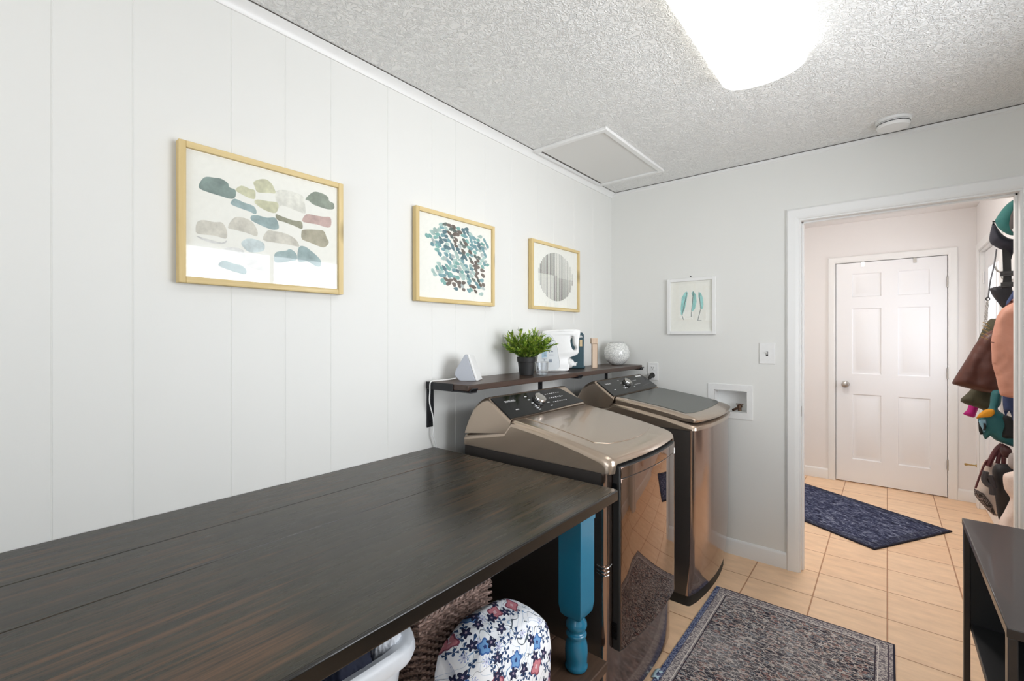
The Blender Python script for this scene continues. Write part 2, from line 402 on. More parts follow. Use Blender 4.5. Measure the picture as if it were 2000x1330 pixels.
box(bm, jx0, jx0+0.010, 3.150, 3.185, 0, jz); box(bm, jx1-0.010, jx1, 3.150, 3.185, 0, jz); box(bm, jx0, jx1, 3.150, 3.185, jz-0.010, jz)
j = struct('trim_5', bm, M['trim'], 0.0015)
bm = nb(); box(bm, jx0-0.001, jx0+0.0015, 3.119, 3.141, 0.905, 0.965); box(bm, jx0+0.0012, jx0+0.002, 3.125, 3.136, 0.92, 0.95)
finish(bm, 'strike_plate', M['nickel'], j)
def baseboard(name, axis, a0, a1, at, sgn, m=None):
    pr = [(0, 0), (0.012, 0), (0.012, 0.080), (0.009, 0.088), (0.004, 0.095), (0, 0.096)]
    bm = nb()
    if axis == 'x': 
        R = [[bm.verts.new((x, at+sgn*p[0], p[1])) for p in pr] for x in (a0, a1)]
    else:
        R = [[bm.verts.new((at+sgn*p[0], y, p[1])) for p in pr] for y in (a0, a1)]
    n = len(pr)
    for k in range(n): bm.faces.new([R[0][k], R[0][(k+1) % n], R[1][(k+1) % n], R[1][k]])
    bm.faces.new(R[0]); bm.faces.new(R[1][::-1])
    return struct(name, bm, M['trim'])
baseboard('baseboard_back', 'x', XL, -0.459, YB, -1)
baseboard('baseboard_left', 'y', YF, YB, XL, 1)
baseboard('baseboard_right', 'y', YF, YB, XR, -1)
# foyer
FY, FR, FL = 5.33, 0.567, -1.60
bm = nb(); box(bm, FL-0.1, -0.385, FY, FY+0.1, 0, ZC); box(bm, 0.400, FR+0.12, FY, FY+0.1, 0, ZC); box(bm, -0.385, 0.400, FY, FY+0.1, 2.066, ZC); box(bm, -0.385, 0.400, FY+0.06, FY+0.1, 0, 2.066); struct('wall_foyer_back', bm, M['foyer'], smooth=0)  # last box is an added backing that blocks light leaking round the far door
bm = nb(); box(bm, FL-0.1, FL, Y2, FY, 0, ZC); struct('wall_foyer_left', bm, M['foyer'], smooth=0)
bm = nb(); box(bm, FR, FR+0.10, Y2, 4.26, 0, ZC); box(bm, FR, FR+0.10, 5.17, FY, 0, ZC); box(bm, FR, FR+0.10, 4.26, 5.17, 2.05, ZC); struct('wall_foyer_right', bm, M['foyer'], smooth=0)
baseboard('baseboard_foyer_back', 'x', FL, -0.442, FY, -1); baseboard('baseboard_foyer_corner', 'x', 0.456, FR, FY, -1)
baseboard('baseboard_foyer_right', 'y', Y2, 4.20, FR, -1)
casing('trim_6', -0.382, 0.397, 2.064, FY, -1, 0.060)
# six-panel door
PAN = [(-0.257, -0.042, 1.738, 1.957), (0.073, 0.284, 1.738, 1.957), (-0.257, -0.042, 1.021, 1.632), (0.073, 0.286, 1.021, 1.632), (-0.254, -0.042, 0.222, 0.832), (0.075, 0.289, 0.222, 0.832)]
def panel_door(bm, x0, x1, z0, z1, y, pans, t=0.035, P=lambda x, y, z: (x, y, z)):
    xs = sorted({x0, x1, *[p[0] for p in pans], *[p[1] for p in pans]}); zs = sorted({z0, z1, *[p[2] for p in pans], *[p[3] for p in pans]})
    V = lambda x, yy, z: bm.verts.new(P(x, yy, z))
    for i in range(len(xs)-1):
        for k in range(len(zs)-1):
            cx, cz = (xs[i]+xs[i+1])/2, (zs[k]+zs[k+1])/2
            if any(p[0] < cx < p[1] and p[2] < cz < p[3] for p in pans): continue
            bm.faces.new([V(xs[i], y, zs[k]), V(xs[i+1], y, zs[k]), V(xs[i+1], y, zs[k+1]), V(xs[i], y, zs[k+1])])
    for a, b_, c, d in pans:
        steps = [(0, 0), (0.008, 0.010), (0.020, 0.010), (0.042, 0.002)]
        R = [[V(a+o, y+h, c+o), V(b_-o, y+h, c+o), V(b_-o, y+h, d-o), V(a+o, y+h, d-o)] for o, h in steps]
        for r0, r1 in zip(R, R[1:]):
            for k in range(4): bm.faces.new([r0[k], r0[(k+1) % 4], r1[(k+1) % 4], r1[k]])
        bm.faces.new(R[-1])
    v = [[V(x, yy, z) for x, z in ((x0, z0), (x1, z0), (x1, z1), (x0, z1))] for yy in (y, y+t)]
    for k in range(4): bm.faces.new([v[0][k], v[0][(k+1) % 4], v[1][(k+1) % 4], v[1][k]])
    bm.faces.new(v[1])
bm = nb(); panel_door(bm, -0.378, 0.393, 0.008, 2.060, 5.338, PAN); d1 = struct('door_1', bm, M['door'], smooth=20)
for hz in (1.832, 1.057, 0.282):
    bm = nb(); lathe(bm, [(0.0065, -0.045), (0.0065, 0.045)], (0.3965, 5.328, hz), 12); box(bm, 0.390, 0.400, 5.330, 5.338, hz-0.04, hz+0.04)
    finish(bm, 'hinge', M['nickel'], d1)
bm = nb(); lathe(bm, [(0.030, 0), (0.030, 0.006), (0.012, 0.010), (0.011, 0.030), (0.020, 0.036), (0.028, 0.048), (0.029, 0.056), (0.024, 0.068), (0.010, 0.074)], (-0.305, 5.338, 0.92), 28, axis=(0, -1, 0))
finish(bm, 'door_knob', M['nickel'], d1)
bm = nb(); box(bm, -0.3795, -0.3765, 5.333, 5.36, 0.89, 0.95); finish(bm, 'latch_plate', M['nickel'], d1)
for hx in (-0.175, 0.187):
    bm = nb(); box(bm, hx-0.011, hx+0.011, 5.334, 5.3375, 2.018, 2.062); box(bm, hx-0.011, hx+0.011, 5.334, 5.372, 2.0605, 2.0635); lathe(bm, [(0.004, 0), (0.004, 0.005)], (hx, 5.334, 2.035), 10, axis=(0, -1, 0))
    tag(finish(bm, 'door_hook', M['nickel'], None), 'small grey metal hook clipped over the %s part of the far door top' % ('left' if hx < 0 else 'right'), 'hook', 'hooks over the far door')
# side entry door with a glazed light in the foyer's right wall
def PX(x, y, z): return (FR+0.03+y, x, z)
bm = nb(); 
box(bm, FR+0.030, FR+0.065, 4.275, 4.40, 0.01, 2.04); box(bm, FR+0.030, FR+0.065, 5.03, 5.155, 0.01, 2.04)
box(bm, FR+0.030, FR+0.065, 4.40, 5.03, 0.01, 0.24); box(bm, FR+0.030, FR+0.065, 4.40, 5.03, 0.84, 0.96); box(bm, FR+0.030, FR+0.065, 4.40, 5.03, 1.90, 2.04)
box(bm, FR+0.038, FR+0.058, 4.40, 5.03, 0.24, 0.84); box(bm, FR+0.034, FR+0.062, 4.50, 4.93, 0.34, 0.74)
box(bm, FR+0.034, FR+0.062, 4.70, 4.73, 0.96, 1.90)
d2 = struct('door_2', bm, M['door'], 0.004)
bm = nb(); box(bm, FR+0.046, FR+0.050, 4.40, 5.03, 0.96, 1.90); finish(bm, 'glass_pane', M['winglass'], d2, smooth=0)
for hz in (1.84, 1.05, 0.25):
    bm = nb(); lathe(bm, [(0.0065, -0.045), (0.0065, 0.045)], (FR+0.022, 5.160, hz), 12); finish(bm, 'hinge', M['trim'], d2)
bm = nb()
box(bm, FR-0.014, FR, 5.165, 5.225, 0, 2.11); box(bm, FR-0.014, FR, 4.205, 4.265, 0, 2.11); box(bm, FR-0.014, FR, 4.265, 5.165, 2.052, 2.11)
box(bm, FR, FR+0.10, 4.262, 4.272, 0, 2.05); box(bm, FR, FR+0.10, 5.163, 5.169, 0, 2.05); box(bm, FR, FR+0.10, 4.262, 5.169, 2.043, 2.05)
struct('trim_7', bm, M['trim'], 0.003)
bm = nb(); lathe(bm, [(0.011, 0), (0.011, 0.004), (0.005, 0.006), (0.005, 0.05), (0.009, 0.052), (0.010, 0.066), (0.006, 0.070)], (FR-0.0141, 5.19, 0.335), 14, axis=(-1, 0, 0))
tag(finish(bm, 'door_stop', M['brass'], None), 'small brass door stop on the white trim low in the far corner', 'door stop')
# added dome lamp, hidden above the doorway, to brighten the foyer
t = thing('added_foyer_light', 'round dome light added out of sight to brighten the entry beyond the doorway', 'ceiling light', (-0.35, 3.72, ZC))
bm = nb(); lathe(bm, [(0.16, 0), (0.16, -0.025), (0.150, -0.03)], (-0.35, 3.72, ZC), 40); finish(bm, 'base_plate', M['nickel'], t)
bm = nb(); lathe(bm, [(0.148, -0.0305), (0.140, -0.055), (0.11, -0.078), (0.06, -0.092), (0.01, -0.096)], (-0.35, 3.72, ZC), 40); finish(bm, 'fill_dome', M['foyer_fill'], t)

# ================================================================ CEILING THINGS
t = thing('ceiling_light', 'long wraparound ceiling light with a lit white acrylic lens', 'ceiling light', (-0.375, 1.37, ZC))
bm = nb(); box(bm, -0.515, -0.235, 0.78, 1.955, ZC-0.022, ZC); finish(bm, 'mounting_tray', M['trim'], t)
def lens_prof(n=20, hw=0.152, dp=0.082, z0=ZC-0.004):
    return [(-0.375-hw*math.cos(PI*k/n)*(1 if True else 1), z0-dp*math.sin(PI*k/n)**0.62) for k in range(n+1)]
bm = nb(); lp = lens_prof(28); Ys = [0.742, 0.746, 0.755, 1.985, 1.994, 1.998]; sc = [0.94, 0.985, 1, 1, 0.985, 0.94]
R = [[bm.verts.new((-0.375+(x+0.375)*s, y, ZC-0.004+(z-ZC+0.004)*s)) for x, z in lp] for y, s in zip(Ys, sc)]
for a, b in zip(R, R[1:]):
    for k in range(len(lp)-1): bm.faces.new([a[k], a[k+1], b[k+1], b[k]])
bm.faces.new(R[0]); bm.faces.new(R[-1][::-1]); finish(bm, 'acrylic_lens', M['lens'], t, smooth=50)
# attic hatch
t = thing('attic_hatch', 'white attic access panel framed in thin trim on the ceiling above the machines', 'hatch', (-1.33, 2.47, ZC))
hx0, hx1, hy0, hy1 = -1.560, -1.100, 2.085, 2.868; w = 0.030
bm = nb(); box(bm, hx0+w+0.003, hx1-w, hy0+w, hy1-w-0.003, ZC-0.006, ZC); finish(bm, 'hatch_board', M['ceiling_flat'], t, smooth=0)
bm = nb(); z0 = ZC-0.016
for q in ((hx0, hx1, hy0, hy0+w), (hx0, hx1, hy1-w, hy1), (hx0, hx0+w*0.6, hy0+w, hy1-w), (hx1-w, hx1, hy0+w, hy1-w)): box(bm, q[0], q[1], q[2], q[3], z0, ZC)
finish(bm, 'hatch_frame', M['trim'], t, 0.003)
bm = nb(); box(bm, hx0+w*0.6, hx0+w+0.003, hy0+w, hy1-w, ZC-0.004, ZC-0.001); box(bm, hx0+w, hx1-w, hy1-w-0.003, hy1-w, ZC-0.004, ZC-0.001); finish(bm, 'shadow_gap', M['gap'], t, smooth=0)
t = thing('smoke_detector', 'round white smoke detector on the ceiling near the doorway wall', 'smoke detector', (0.022, 2.93, ZC))
bm = nb(); lathe(bm, [(0.070, 0), (0.070, -0.010), (0.066, -0.013)], (0.022, 2.93, ZC), 40); finish(bm, 'mounting_base', M['plastic'], t)
bm = nb(); lathe(bm, [(0.060, -0.0135), (0.066, -0.016), (0.066, -0.030), (0.060, -0.038), (0.03, -0.040), (0.005, -0.040)], (0.022, 2.93, ZC), 40); finish(bm, 'cover', M['plastic'], t)
bm = nb(); lathe(bm, [(0.0663, -0.020), (0.0663, -0.024)], (0.022, 2.93, ZC), 40, cap=False); finish(bm, 'vent_slot', M['slot'], t)

# ================================================================ WALL THINGS, back wall
def plate(bm, x0, x1, z0, z1, y=YB, d=0.006): box(bm, x0, x1, y-d, y, z0, z1)
t = thing('power_outlet', 'white double outlet plate above the washer controls', 'outlet', (-1.274, YB, 1.127))
bm = nb(); plate(bm, -1.313, -1.235, 1.065, 1.188); finish(bm, 'cover_plate', M['plastic'], t, 0.003)
for zc in (1.152, 1.100):
    bm = nb(); plate(bm, -1.291, -1.257, zc-0.016, zc+0.016, YB-0.006, 0.002); f = finish(bm, 'socket', M['plastic'], t, 0.004)
    bm = nb()
    for xx in (-1.282, -1.268): box(bm, xx-0.0013, xx+0.0013, YB-0.0088, YB-0.0082, zc-0.004, zc+0.006)
    lathe(bm, [(0.0025, 0), (0.0025, 0.0006)], (-1.275, YB-0.0082, zc-0.009), 10, axis=(0, -1, 0)); finish(bm, 'slots', M['slot'], f, smooth=0)
t = thing('power_plug', 'black plug with cord pushed into the lower outlet', 'plug', (-1.274, YB-0.01, 1.100))
bm = nb(); tube(bm, [(-1.274, YB-0.009, 1.100), (-1.275, YB-0.02, 1.098), (-1.279, YB-0.034, 1.090), (-1.285, YB-0.042, 1.078)], lambda s: 0.019-0.009*s, 14); finish(bm, 'plug_body', M['rubber'], t)
bm = nb(); tube(bm, [(-1.284, YB-0.041, 1.082), (-1.292, YB-0.046, 1.060), (-1.300, YB-0.048, 1.03), (-1.310, YB-0.046, 0.97), (-1.315, YB-0.044, 0.85), (-1.32, YB-0.04, 0.7)], 0.0045, 8); finish(bm, 'cord', M['rubber'], t)
t = thing('light_switch', 'white light switch plate between the feather print and the doorway', 'light switch', (-0.56, YB, 1.27))
bm = nb(); plate(bm, -0.604, -0.518, 1.206, 1.334); finish(bm, 'cover_plate', M['plastic'], t, 0.003)
bm = nb(); plate(bm, -0.567, -0.555, 1.255, 1.281, YB-0.006, 0.001); finish(bm, 'toggle_slot', M['slot'], t, smooth=0)
bm = nb(); prism(bm, [(YB-0.006, 1.262), (YB-0.018, 1.274), (YB-0.018, 1.280), (YB-0.006, 1.275)], 'x', -0.565, -0.557); finish(bm, 'toggle', M['plastic'], t)
t = thing('washer_outlet_box', 'white recessed washing machine water box in the wall right of the washer', 'outlet box', (-0.77, YB, 0.96))
bm = nb(); fx0, fx1, fz0, fz1 = -0.903, -0.640, 0.856, 1.068
for q in ((fx0, HX0, fz0, fz1), (HX1, fx1, fz0, fz1), (HX0, HX1, fz0, HZ0), (HX0, HX1, HZ1, fz1)): plate(bm, *q, d=0.005)
finish(bm, 'face_frame', M['plastic'], t)
bm = nb(); e = 0.002
box(bm, HX0+e, HX1-e, YB+0.082, YB+0.085, HZ0+e, HZ1-e); box(bm, HX0+e, HX0+2*e, YB, YB+0.082, HZ0+e, HZ1-e); box(bm, HX1-2*e, HX1-e, YB, YB+0.082, HZ0+e, HZ1-e)
box(bm, HX0+e, HX1-e, YB, YB+0.082, HZ0+e, HZ0+2*e); box(bm, HX0+e, HX1-e, YB, YB+0.082, HZ1-2*e, HZ1-e); finish(bm, 'recess_liner', M['plastic'], t, smooth=0)
bm = nb(); lathe(bm, [(0.011, 0), (0.011, 0.020), (0.016, 0.022), (0.016, 0.034), (0.008, 0.036), (0.008, 0.045)], (-0.722, YB+0.035, HZ0+0.005), 14)
tube(bm, [(-0.722, YB+0.035, HZ0+0.022), (-0.735, YB+0.02, HZ0+0.020), (-0.750, YB-0.01, HZ0+0.012)], 0.008, 10); box(bm, -0.742, -0.702, YB+0.029, YB+0.041, HZ0+0.044, HZ0+0.050); finish(bm, 'water_valve', M['copper'], t)
# picture nail
bm = nb(); lathe(bm, [(0.002, 0), (0.002, 0.010), (0.004, 0.0105), (0.004, 0.012)], tuple((-1.011, 3.11, 1.773)), 10, axis=(0, -1, 0)); tag(finish(bm, 'picture_nail', M['slot'], None), 'tiny dark nail in the wall just above the feather print', 'nail')

# ================================================================ PICTURES
def pic_mats(cols, rough=0.7):
    out = []
    for i, c in enumerate(cols):
        m, nt, b = new_mat('watercolour_%s' % 'abcdefghijklmnop'[i]); v = coords(nt); n = noise_t(nt, v, 28, 4, 0.6)
        lk(nt, mixc(nt, ramp(nt, n, [(0.3, 0.0), (0.7, 1.0)]), tuple(x*0.80 for x in c), tuple(min(1, x*1.22+0.02) for x in c)), b.inputs['Base Color'])
        b.inputs['Roughness'].default_value = rough; out.append(m)
    return out
M['paper'] = simple('warm_white_paper', srgb(240, 240, 232), 0.8)
def frame_x(t, x0, y0, y1, z0, z1, fw, fd, fm, fmh):
    """frame hung on the left wall; x0 = wall plane"""
    for nm, q, mm in (('frame_side', (y0, y0+fw, z0, z1), fm), ('frame_side', (y1-fw, y1, z0, z1), fm), ('frame_rail', (y0+fw, y1-fw, z0, z0+fw), fmh), ('frame_rail', (y0+fw, y1-fw, z1-fw, z1), fmh)):
        bm = nb(); box(bm, x0+0.004, x0+fd, *q); finish(bm, nm, mm, t, 0.0015)
def art_obj(t, base, polys, mats, axis, at):
    """paper sheet with flat painted shapes lying on it, one mesh; at = paper plane, out = towards the room"""
    bm = nb(); k = 0
    def P(p, o): return (at+o, p[0], p[1]) if axis == 'x' else (p[0], at-o, p[1])
    (a0, a1, b0, b1) = base
    vs = [bm.verts.new(P(p, 0)) for p in ((a0, b0), (a1, b0), (a1, b1), (a0, b1))]; bm.faces.new(vs)
    for poly, mi in polys:
        k += 1; o = 0.00015+0.00002*(k % 25)
        vv, ee, ff, *_ = delaunay_2d_cdt([Vector(p) for p in poly], [], [list(range(len(poly)))], 1, 1e-7)
        q = [bm.verts.new(P(p, o)) for p in vv]
        for f in ff:
            bm.faces.new([q[i] for i in f]).material_index = mi
    return finish(bm, 'print', [M['paper']]+mats, t, smooth=0)
def glass_x(t, x, y0, y1, z0, z1):
    bm = nb(); box(bm, x, x+0.0015, y0, y1, z0, z1); return finish(bm, 'glass', M['glass'], t, smooth=0)
PAP = XL+0.019
# 1: horizontal watercolour stones
t = thing('framed_picture', 'wide pale-wood framed print of grey-green and beige brush strokes, largest looking of the three', 'picture', (XL, 0.655, 1.53), 'pale wood framed prints on the left wall')
frame_x(t, XL, 0.400, 0.912, 1.530, 1.942, 0.0185, 0.030, M['oak'], M['oak_h'])
BL = [([(0.452, 1.82), (0.46, 1.841), (0.472, 1.853), (0.493, 1.856), (0.51, 1.858), (0.53, 1.849), (0.534, 1.837), (0.551, 1.833), (0.551, 1.812), (0.538, 1.802), (0.504, 1.805), (0.476, 1.808), (0.458, 1.812)], 1), ([(0.551, 1.833), (0.568, 1.851), (0.592, 1.847), (0.608, 1.845), (0.608, 1.819), (0.592, 1.817), (0.568, 1.824)], 2), ([(0.604, 1.872), (0.624, 1.886), (0.645, 1.89), (0.662, 1.878), (0.671, 1.86), (0.675, 1.852), (0.645, 1.847), (0.616, 1.842), (0.608, 1.856)], 2), ([(0.673, 1.859), (0.706, 1.871), (0.738, 1.87), (0.762, 1.866), (0.769, 1.849), (0.773, 1.822), (0.771, 1.805), (0.738, 1.809), (0.693, 1.816), (0.68, 1.802), (0.673, 1.827)], 3), ([(0.773, 1.855), (0.79, 1.878), (0.81, 1.891), (0.84, 1.89), (0.858, 1.882), (0.861, 1.87), (0.879, 1.864), (0.88, 1.845), (0.856, 1.838), (0.825, 1.84), (0.8, 1.844), (0.786, 1.853)], 4), ([(0.538, 1.792), (0.549, 1.805), (0.576, 1.799), (0.604, 1.794), (0.613, 1.778), (0.608, 1.769), (0.592, 1.774), (0.568, 1.778), (0.541, 1.784)], 5), ([(0.606, 1.807), (0.616, 1.818), (0.649, 1.82), (0.675, 1.823), (0.682, 1.811), (0.673, 1.787), (0.649, 1.786), (0.624, 1.794)], 2), ([(0.596, 1.76), (0.612, 1.767), (0.645, 1.765), (0.671, 1.77), (0.682, 1.748), (0.68, 1.734), (0.658, 1.729), (0.624, 1.737), (0.598, 1.747)], 5), ([(0.673, 1.782), (0.693, 1.779), (0.729, 1.773), (0.759, 1.774), (0.762, 1.749), (0.738, 1.754), (0.702, 1.761), (0.677, 1.765)], 6), ([(0.762, 1.777), (0.776, 1.803), (0.81, 1.806), (0.84, 1.807), (0.866, 1.81), (0.869, 1.783), (0.856, 1.771), (0.815, 1.775), (0.786, 1.774)], 7), ([(0.759, 1.734), (0.766, 1.747), (0.81, 1.755), (0.84, 1.756), (0.851, 1.735), (0.86, 1.717), (0.845, 1.698), (0.825, 1.697), (0.79, 1.706), (0.762, 1.713)], 8), ([(0.445, 1.683), (0.448, 1.712), (0.465, 1.722), (0.493, 1.721), (0.512, 1.724), (0.524, 1.71), (0.528, 1.69), (0.523, 1.676), (0.493, 1.68), (0.458, 1.678)], 9), ([(0.53, 1.711), (0.541, 1.738), (0.557, 1.75), (0.584, 1.749), (0.604, 1.738), (0.616, 1.714), (0.612, 1.698), (0.584, 1.704), (0.549, 1.708)], 9), ([(0.633, 1.69), (0.645, 1.721), (0.667, 1.725), (0.706, 1.723), (0.738, 1.71), (0.751, 1.691), (0.747, 1.685), (0.715, 1.687), (0.671, 1.687)], 9), ([(0.568, 1.671), (0.584, 1.686), (0.608, 1.688), (0.633, 1.681), (0.638, 1.664), (0.628, 1.651), (0.592, 1.644), (0.572, 1.659)], 10), ([(0.515, 1.638), (0.53, 1.65), (0.557, 1.652), (0.576, 1.645), (0.578, 1.621), (0.557, 1.621), (0.53, 1.628)], 11), ([(0.504, 1.591), (0.51, 1.604), (0.524, 1.608), (0.545, 1.602), (0.568, 1.599), (0.582, 1.587), (0.58, 1.572), (0.557, 1.574), (0.523, 1.583)], 5), ([(0.572, 1.603), (0.584, 1.622), (0.616, 1.624), (0.645, 1.621), (0.649, 1.604), (0.641, 1.587), (0.616, 1.589), (0.588, 1.597)], 11), ([(0.667, 1.637), (0.675, 1.656), (0.706, 1.665), (0.72, 1.673), (0.74, 1.661), (0.743, 1.64), (0.72, 1.631), (0.675, 1.62)], 5), ([(0.745, 1.641), (0.75, 1.683), (0.771, 1.689), (0.795, 1.676), (0.818, 1.66), (0.83, 1.645), (0.828, 1.627), (0.81, 1.625), (0.781, 1.638), (0.757, 1.633)], 5), ([(0.445, 1.671), (0.476, 1.667), (0.512, 1.662), (0.526, 1.671), (0.523, 1.662), (0.508, 1.657), (0.476, 1.658)], 11)]
cs = pic_mats([srgb(128, 146, 140), srgb(200, 200, 170), srgb(218, 218, 208), srgb(140, 150, 136), srgb(150, 170, 170), srgb(150, 150, 130), srgb(190, 165, 158), srgb(170, 165, 145), srgb(205, 202, 190), srgb(200, 212, 212), srgb(212, 212, 208)])
art_obj(t, (0.4165, 0.8955, 1.5465, 1.9255), [(smooth_poly(p, 3), c) for p, c in BL], cs, 'x', PAP)
glass_x(t, XL+0.0225, 0.4178, 0.8942, 1.5478, 1.9242)
# 2: scattered leaf shapes
t = thing('framed_picture', 'pale-wood framed print of many small teal and brown leaf shapes', 'picture', (XL, 1.51, 1.53), 'pale wood framed prints on the left wall')
frame_x(t, XL, 1.252, 1.762, 1.528, 1.940, 0.0185, 0.030, M['oak'], M['oak_h'])
env = [(1.4, 1.885), (1.444, 1.898), (1.563, 1.902), (1.603, 1.881), (1.672, 1.879), (1.722, 1.833), (1.701, 1.781), (1.708, 1.752), (1.73, 1.73), (1.697, 1.673), (1.679, 1.657), (1.701, 1.605), (1.665, 1.583), (1.59, 1.587), (1.512, 1.59), (1.415, 1.605), (1.403, 1.631), (1.346, 1.664), (1.374, 1.702), (1.438, 1.723), (1.397, 1.731), (1.363, 1.753), (1.346, 1.776), (1.318, 1.819), (1.374, 1.863)]
rnd = random.Random(5); polys = []; leaf_c = []
y0e, y1e = min(p[0] for p in env), max(p[0] for p in env); z0e, z1e = min(p[1] for p in env), max(p[1] for p in env)
zz = z0e; row = 0
while zz < z1e:
    yy = y0e + (0.010 if row % 2 else 0)
    while yy < y1e:
        cy, cz = yy+rnd.uniform(-.007, .007), zz+rnd.uniform(-.004, .004)
        if inside((cy, cz), env) and rnd.random() < 0.93:
            u, v = (cy-y0e)/(y1e-y0e), (cz-z0e)/(z1e-z0e)
            dk = noise.noise(Vector((u*4+3, v*4, 1.7))); q = rnd.random()
            if abs(u-0.62-0.25*math.sin(v*5)) < 0.13 and q < 0.75: mi = rnd.choice([4, 4, 5])
            elif v > 0.62 and 0.25 < u < 0.6 and q < 0.7: mi = 3
            elif v < 0.2 and 0.25 < u < 0.6 and q < 0.6: mi = 4
            elif dk > 0.15: mi = rnd.choice([1, 6])
            else: mi = rnd.choice([1, 2, 2, 3, 6, 7])
            a = rnd.uniform(-0.9, 0.3)+(PI if rnd.random() < .5 else 0); L = rnd.uniform(.013, .0185); Wd = rnd.uniform(.0075, .0100); P = []
            for k in range(12):
                th = 2*PI*k/12; x = L*math.cos(th); y = Wd*math.sin(th)*(1-0.35*math.cos(th))
                P.append((cy+x*math.cos(a)-y*math.sin(a), cz+x*math.sin(a)+y*math.cos(a)))
            polys.append((P, mi))
        yy += 0.0275
    zz += 0.0170; row += 1
cs2 = pic_mats([srgb(120, 168, 162), srgb(165, 190, 184), srgb(88, 118, 126), srgb(104, 94, 86), srgb(92, 104, 98), srgb(112, 152, 158), srgb(178, 188, 186)])
art_obj(t, (1.2685, 1.7455, 1.5445, 1.9235), polys, cs2, 'x', PAP)
glass_x(t, XL+0.0225, 1.2698, 1.7442, 1.5458, 1.9222)
# 3: circle of vertical lines
t = thing('framed_picture', 'pale-wood framed print of a circle of dark vertical lines, nearest the corner', 'picture', (XL, 2.34, 1.53), 'pale wood framed prints on the left wall')
frame_x(t, XL, 2.080, 2.606, 1.532, 1.935, 0.0185, 0.030, M['oak'], M['oak_h'])
cy, cz, ry, rz = 2.344, 1.738, 0.188, 0.148; polys = []; rnd = random.Random(2); N = 30
for k in range(N):
    u = -1+2*(k+0.5)/N; hz = rz*math.sqrt(max(0, 1-u*u)); y = cy+u*ry
    wt = 0.0031 if k < 13 else 0.0019; wb = 0.0020 if k < 13 else 0.0032
    zm = cz+(0.008 if k < 16 else -0.004)
    polys.append(([(y-wt, zm), (y+wt, zm), (y+wt*0.8, cz+hz), (y-wt*0.8, cz+hz)], 1 if k < 14 else 2))
    polys.append(([(y-wb, cz-hz), (y+wb, cz-hz), (y+wb*0.8, zm), (y-wb*0.8, zm)], 2 if k < 12 else 1))
cs3 = pic_mats([srgb(44, 44, 43), srgb(92, 92, 88)])
art_obj(t, (2.0965, 2.5895, 1.5485, 1.9185), polys, cs3, 'x', PAP)
glass_x(t, XL+0.0225, 2.0978, 2.5882, 1.5498, 1.9172)
# 4: feather print on the back wall
t = thing('feather_print', 'small white framed print of three teal feathers on the wall above the washer', 'picture', (-1.01, YB, 1.386))
x0, x1, z0, z1, fw = -1.167, -0.852, 1.386, 1.762, 0.022
for nm, q in (('frame_side', (x0, x0+fw, z0, z1)), ('frame_side', (x1-fw, x1, z0, z1)), ('frame_rail', (x0+fw, x1-fw, z0, z0+fw)), ('frame_rail', (x0+fw, x1-fw, z1-fw, z1))):
    bm = nb(); box(bm, q[0], q[1], YB-0.020, YB-0.003, q[2], q[3]); finish(bm, nm, M['trim'], t, 0.002)
FE = [([(-1.036, 1.674), (-1.05, 1.668), (-1.071, 1.634), (-1.078, 1.569), (-1.077, 1.522), (-1.068, 1.512), (-1.05, 1.559), (-1.041, 1.605), (-1.031, 1.66)], 1), ([(-0.996, 1.676), (-1.007, 1.66), (-0.996, 1.63), (-1.0, 1.584), (-1.009, 1.546), (-1.0, 1.538), (-0.984, 1.556), (-0.974, 1.601), (-0.977, 1.647)], 1), ([(-0.96, 1.668), (-0.963, 1.637), (-0.954, 1.6), (-0.947, 1.55), (-0.936, 1.552), (-0.93, 1.581), (-0.934, 1.627), (-0.947, 1.659)], 1), ([(-1.071, 1.514), (-1.066, 1.512), (-1.058, 1.484), (-1.061, 1.483)], 2), ([(-1.008, 1.538), (-1.004, 1.538), (-1.006, 1.502), (-1.011, 1.503)], 2), ([(-0.951, 1.55), (-0.947, 1.547), (-0.964, 1.477), (-0.968, 1.478)], 2), ([(-1.038, 1.668), (-1.034, 1.665), (-1.066, 1.518), (-1.07, 1.52)], 2), ([(-0.997, 1.672), (-0.993, 1.67), (-1.004, 1.542), (-1.008, 1.542)], 2), ([(-0.961, 1.663), (-0.956, 1.663), (-0.945, 1.55), (-0.949, 1.55)], 2), ([(-0.966, 1.479), (-0.942, 1.48), (-0.942, 1.477), (-0.966, 1.476)], 3)]
cs4 = pic_mats([srgb(150, 205, 200), srgb(110, 120, 116), srgb(150, 150, 148)])
art_obj(t, (x0+fw-0.002, x1-fw+0.002, z0+fw-0.002, z1-fw+0.002), FE, cs4, 'y', YB-0.007)
bm = nb(); xa, xb, za, zb = x0+fw-0.001, x1-fw+0.001, z0+fw-0.001, z1-fw+0.001; mw = 0.014
for q in ((xa, xa+mw, za, zb), (xb-mw, xb, za, zb), (xa+mw, xb-mw, za, za+mw), (xa+mw, xb-mw, zb-mw, zb)): box(bm, q[0], q[1], YB-0.0100, YB-0.0080, q[2], q[3])
finish(bm, 'mat_board', M['paper'], t, smooth=0)
bm = nb(); box(bm, xa, xb, YB-0.0125, YB-0.011, za, zb); finish(bm, 'glass', M['glass'], t, smooth=0)
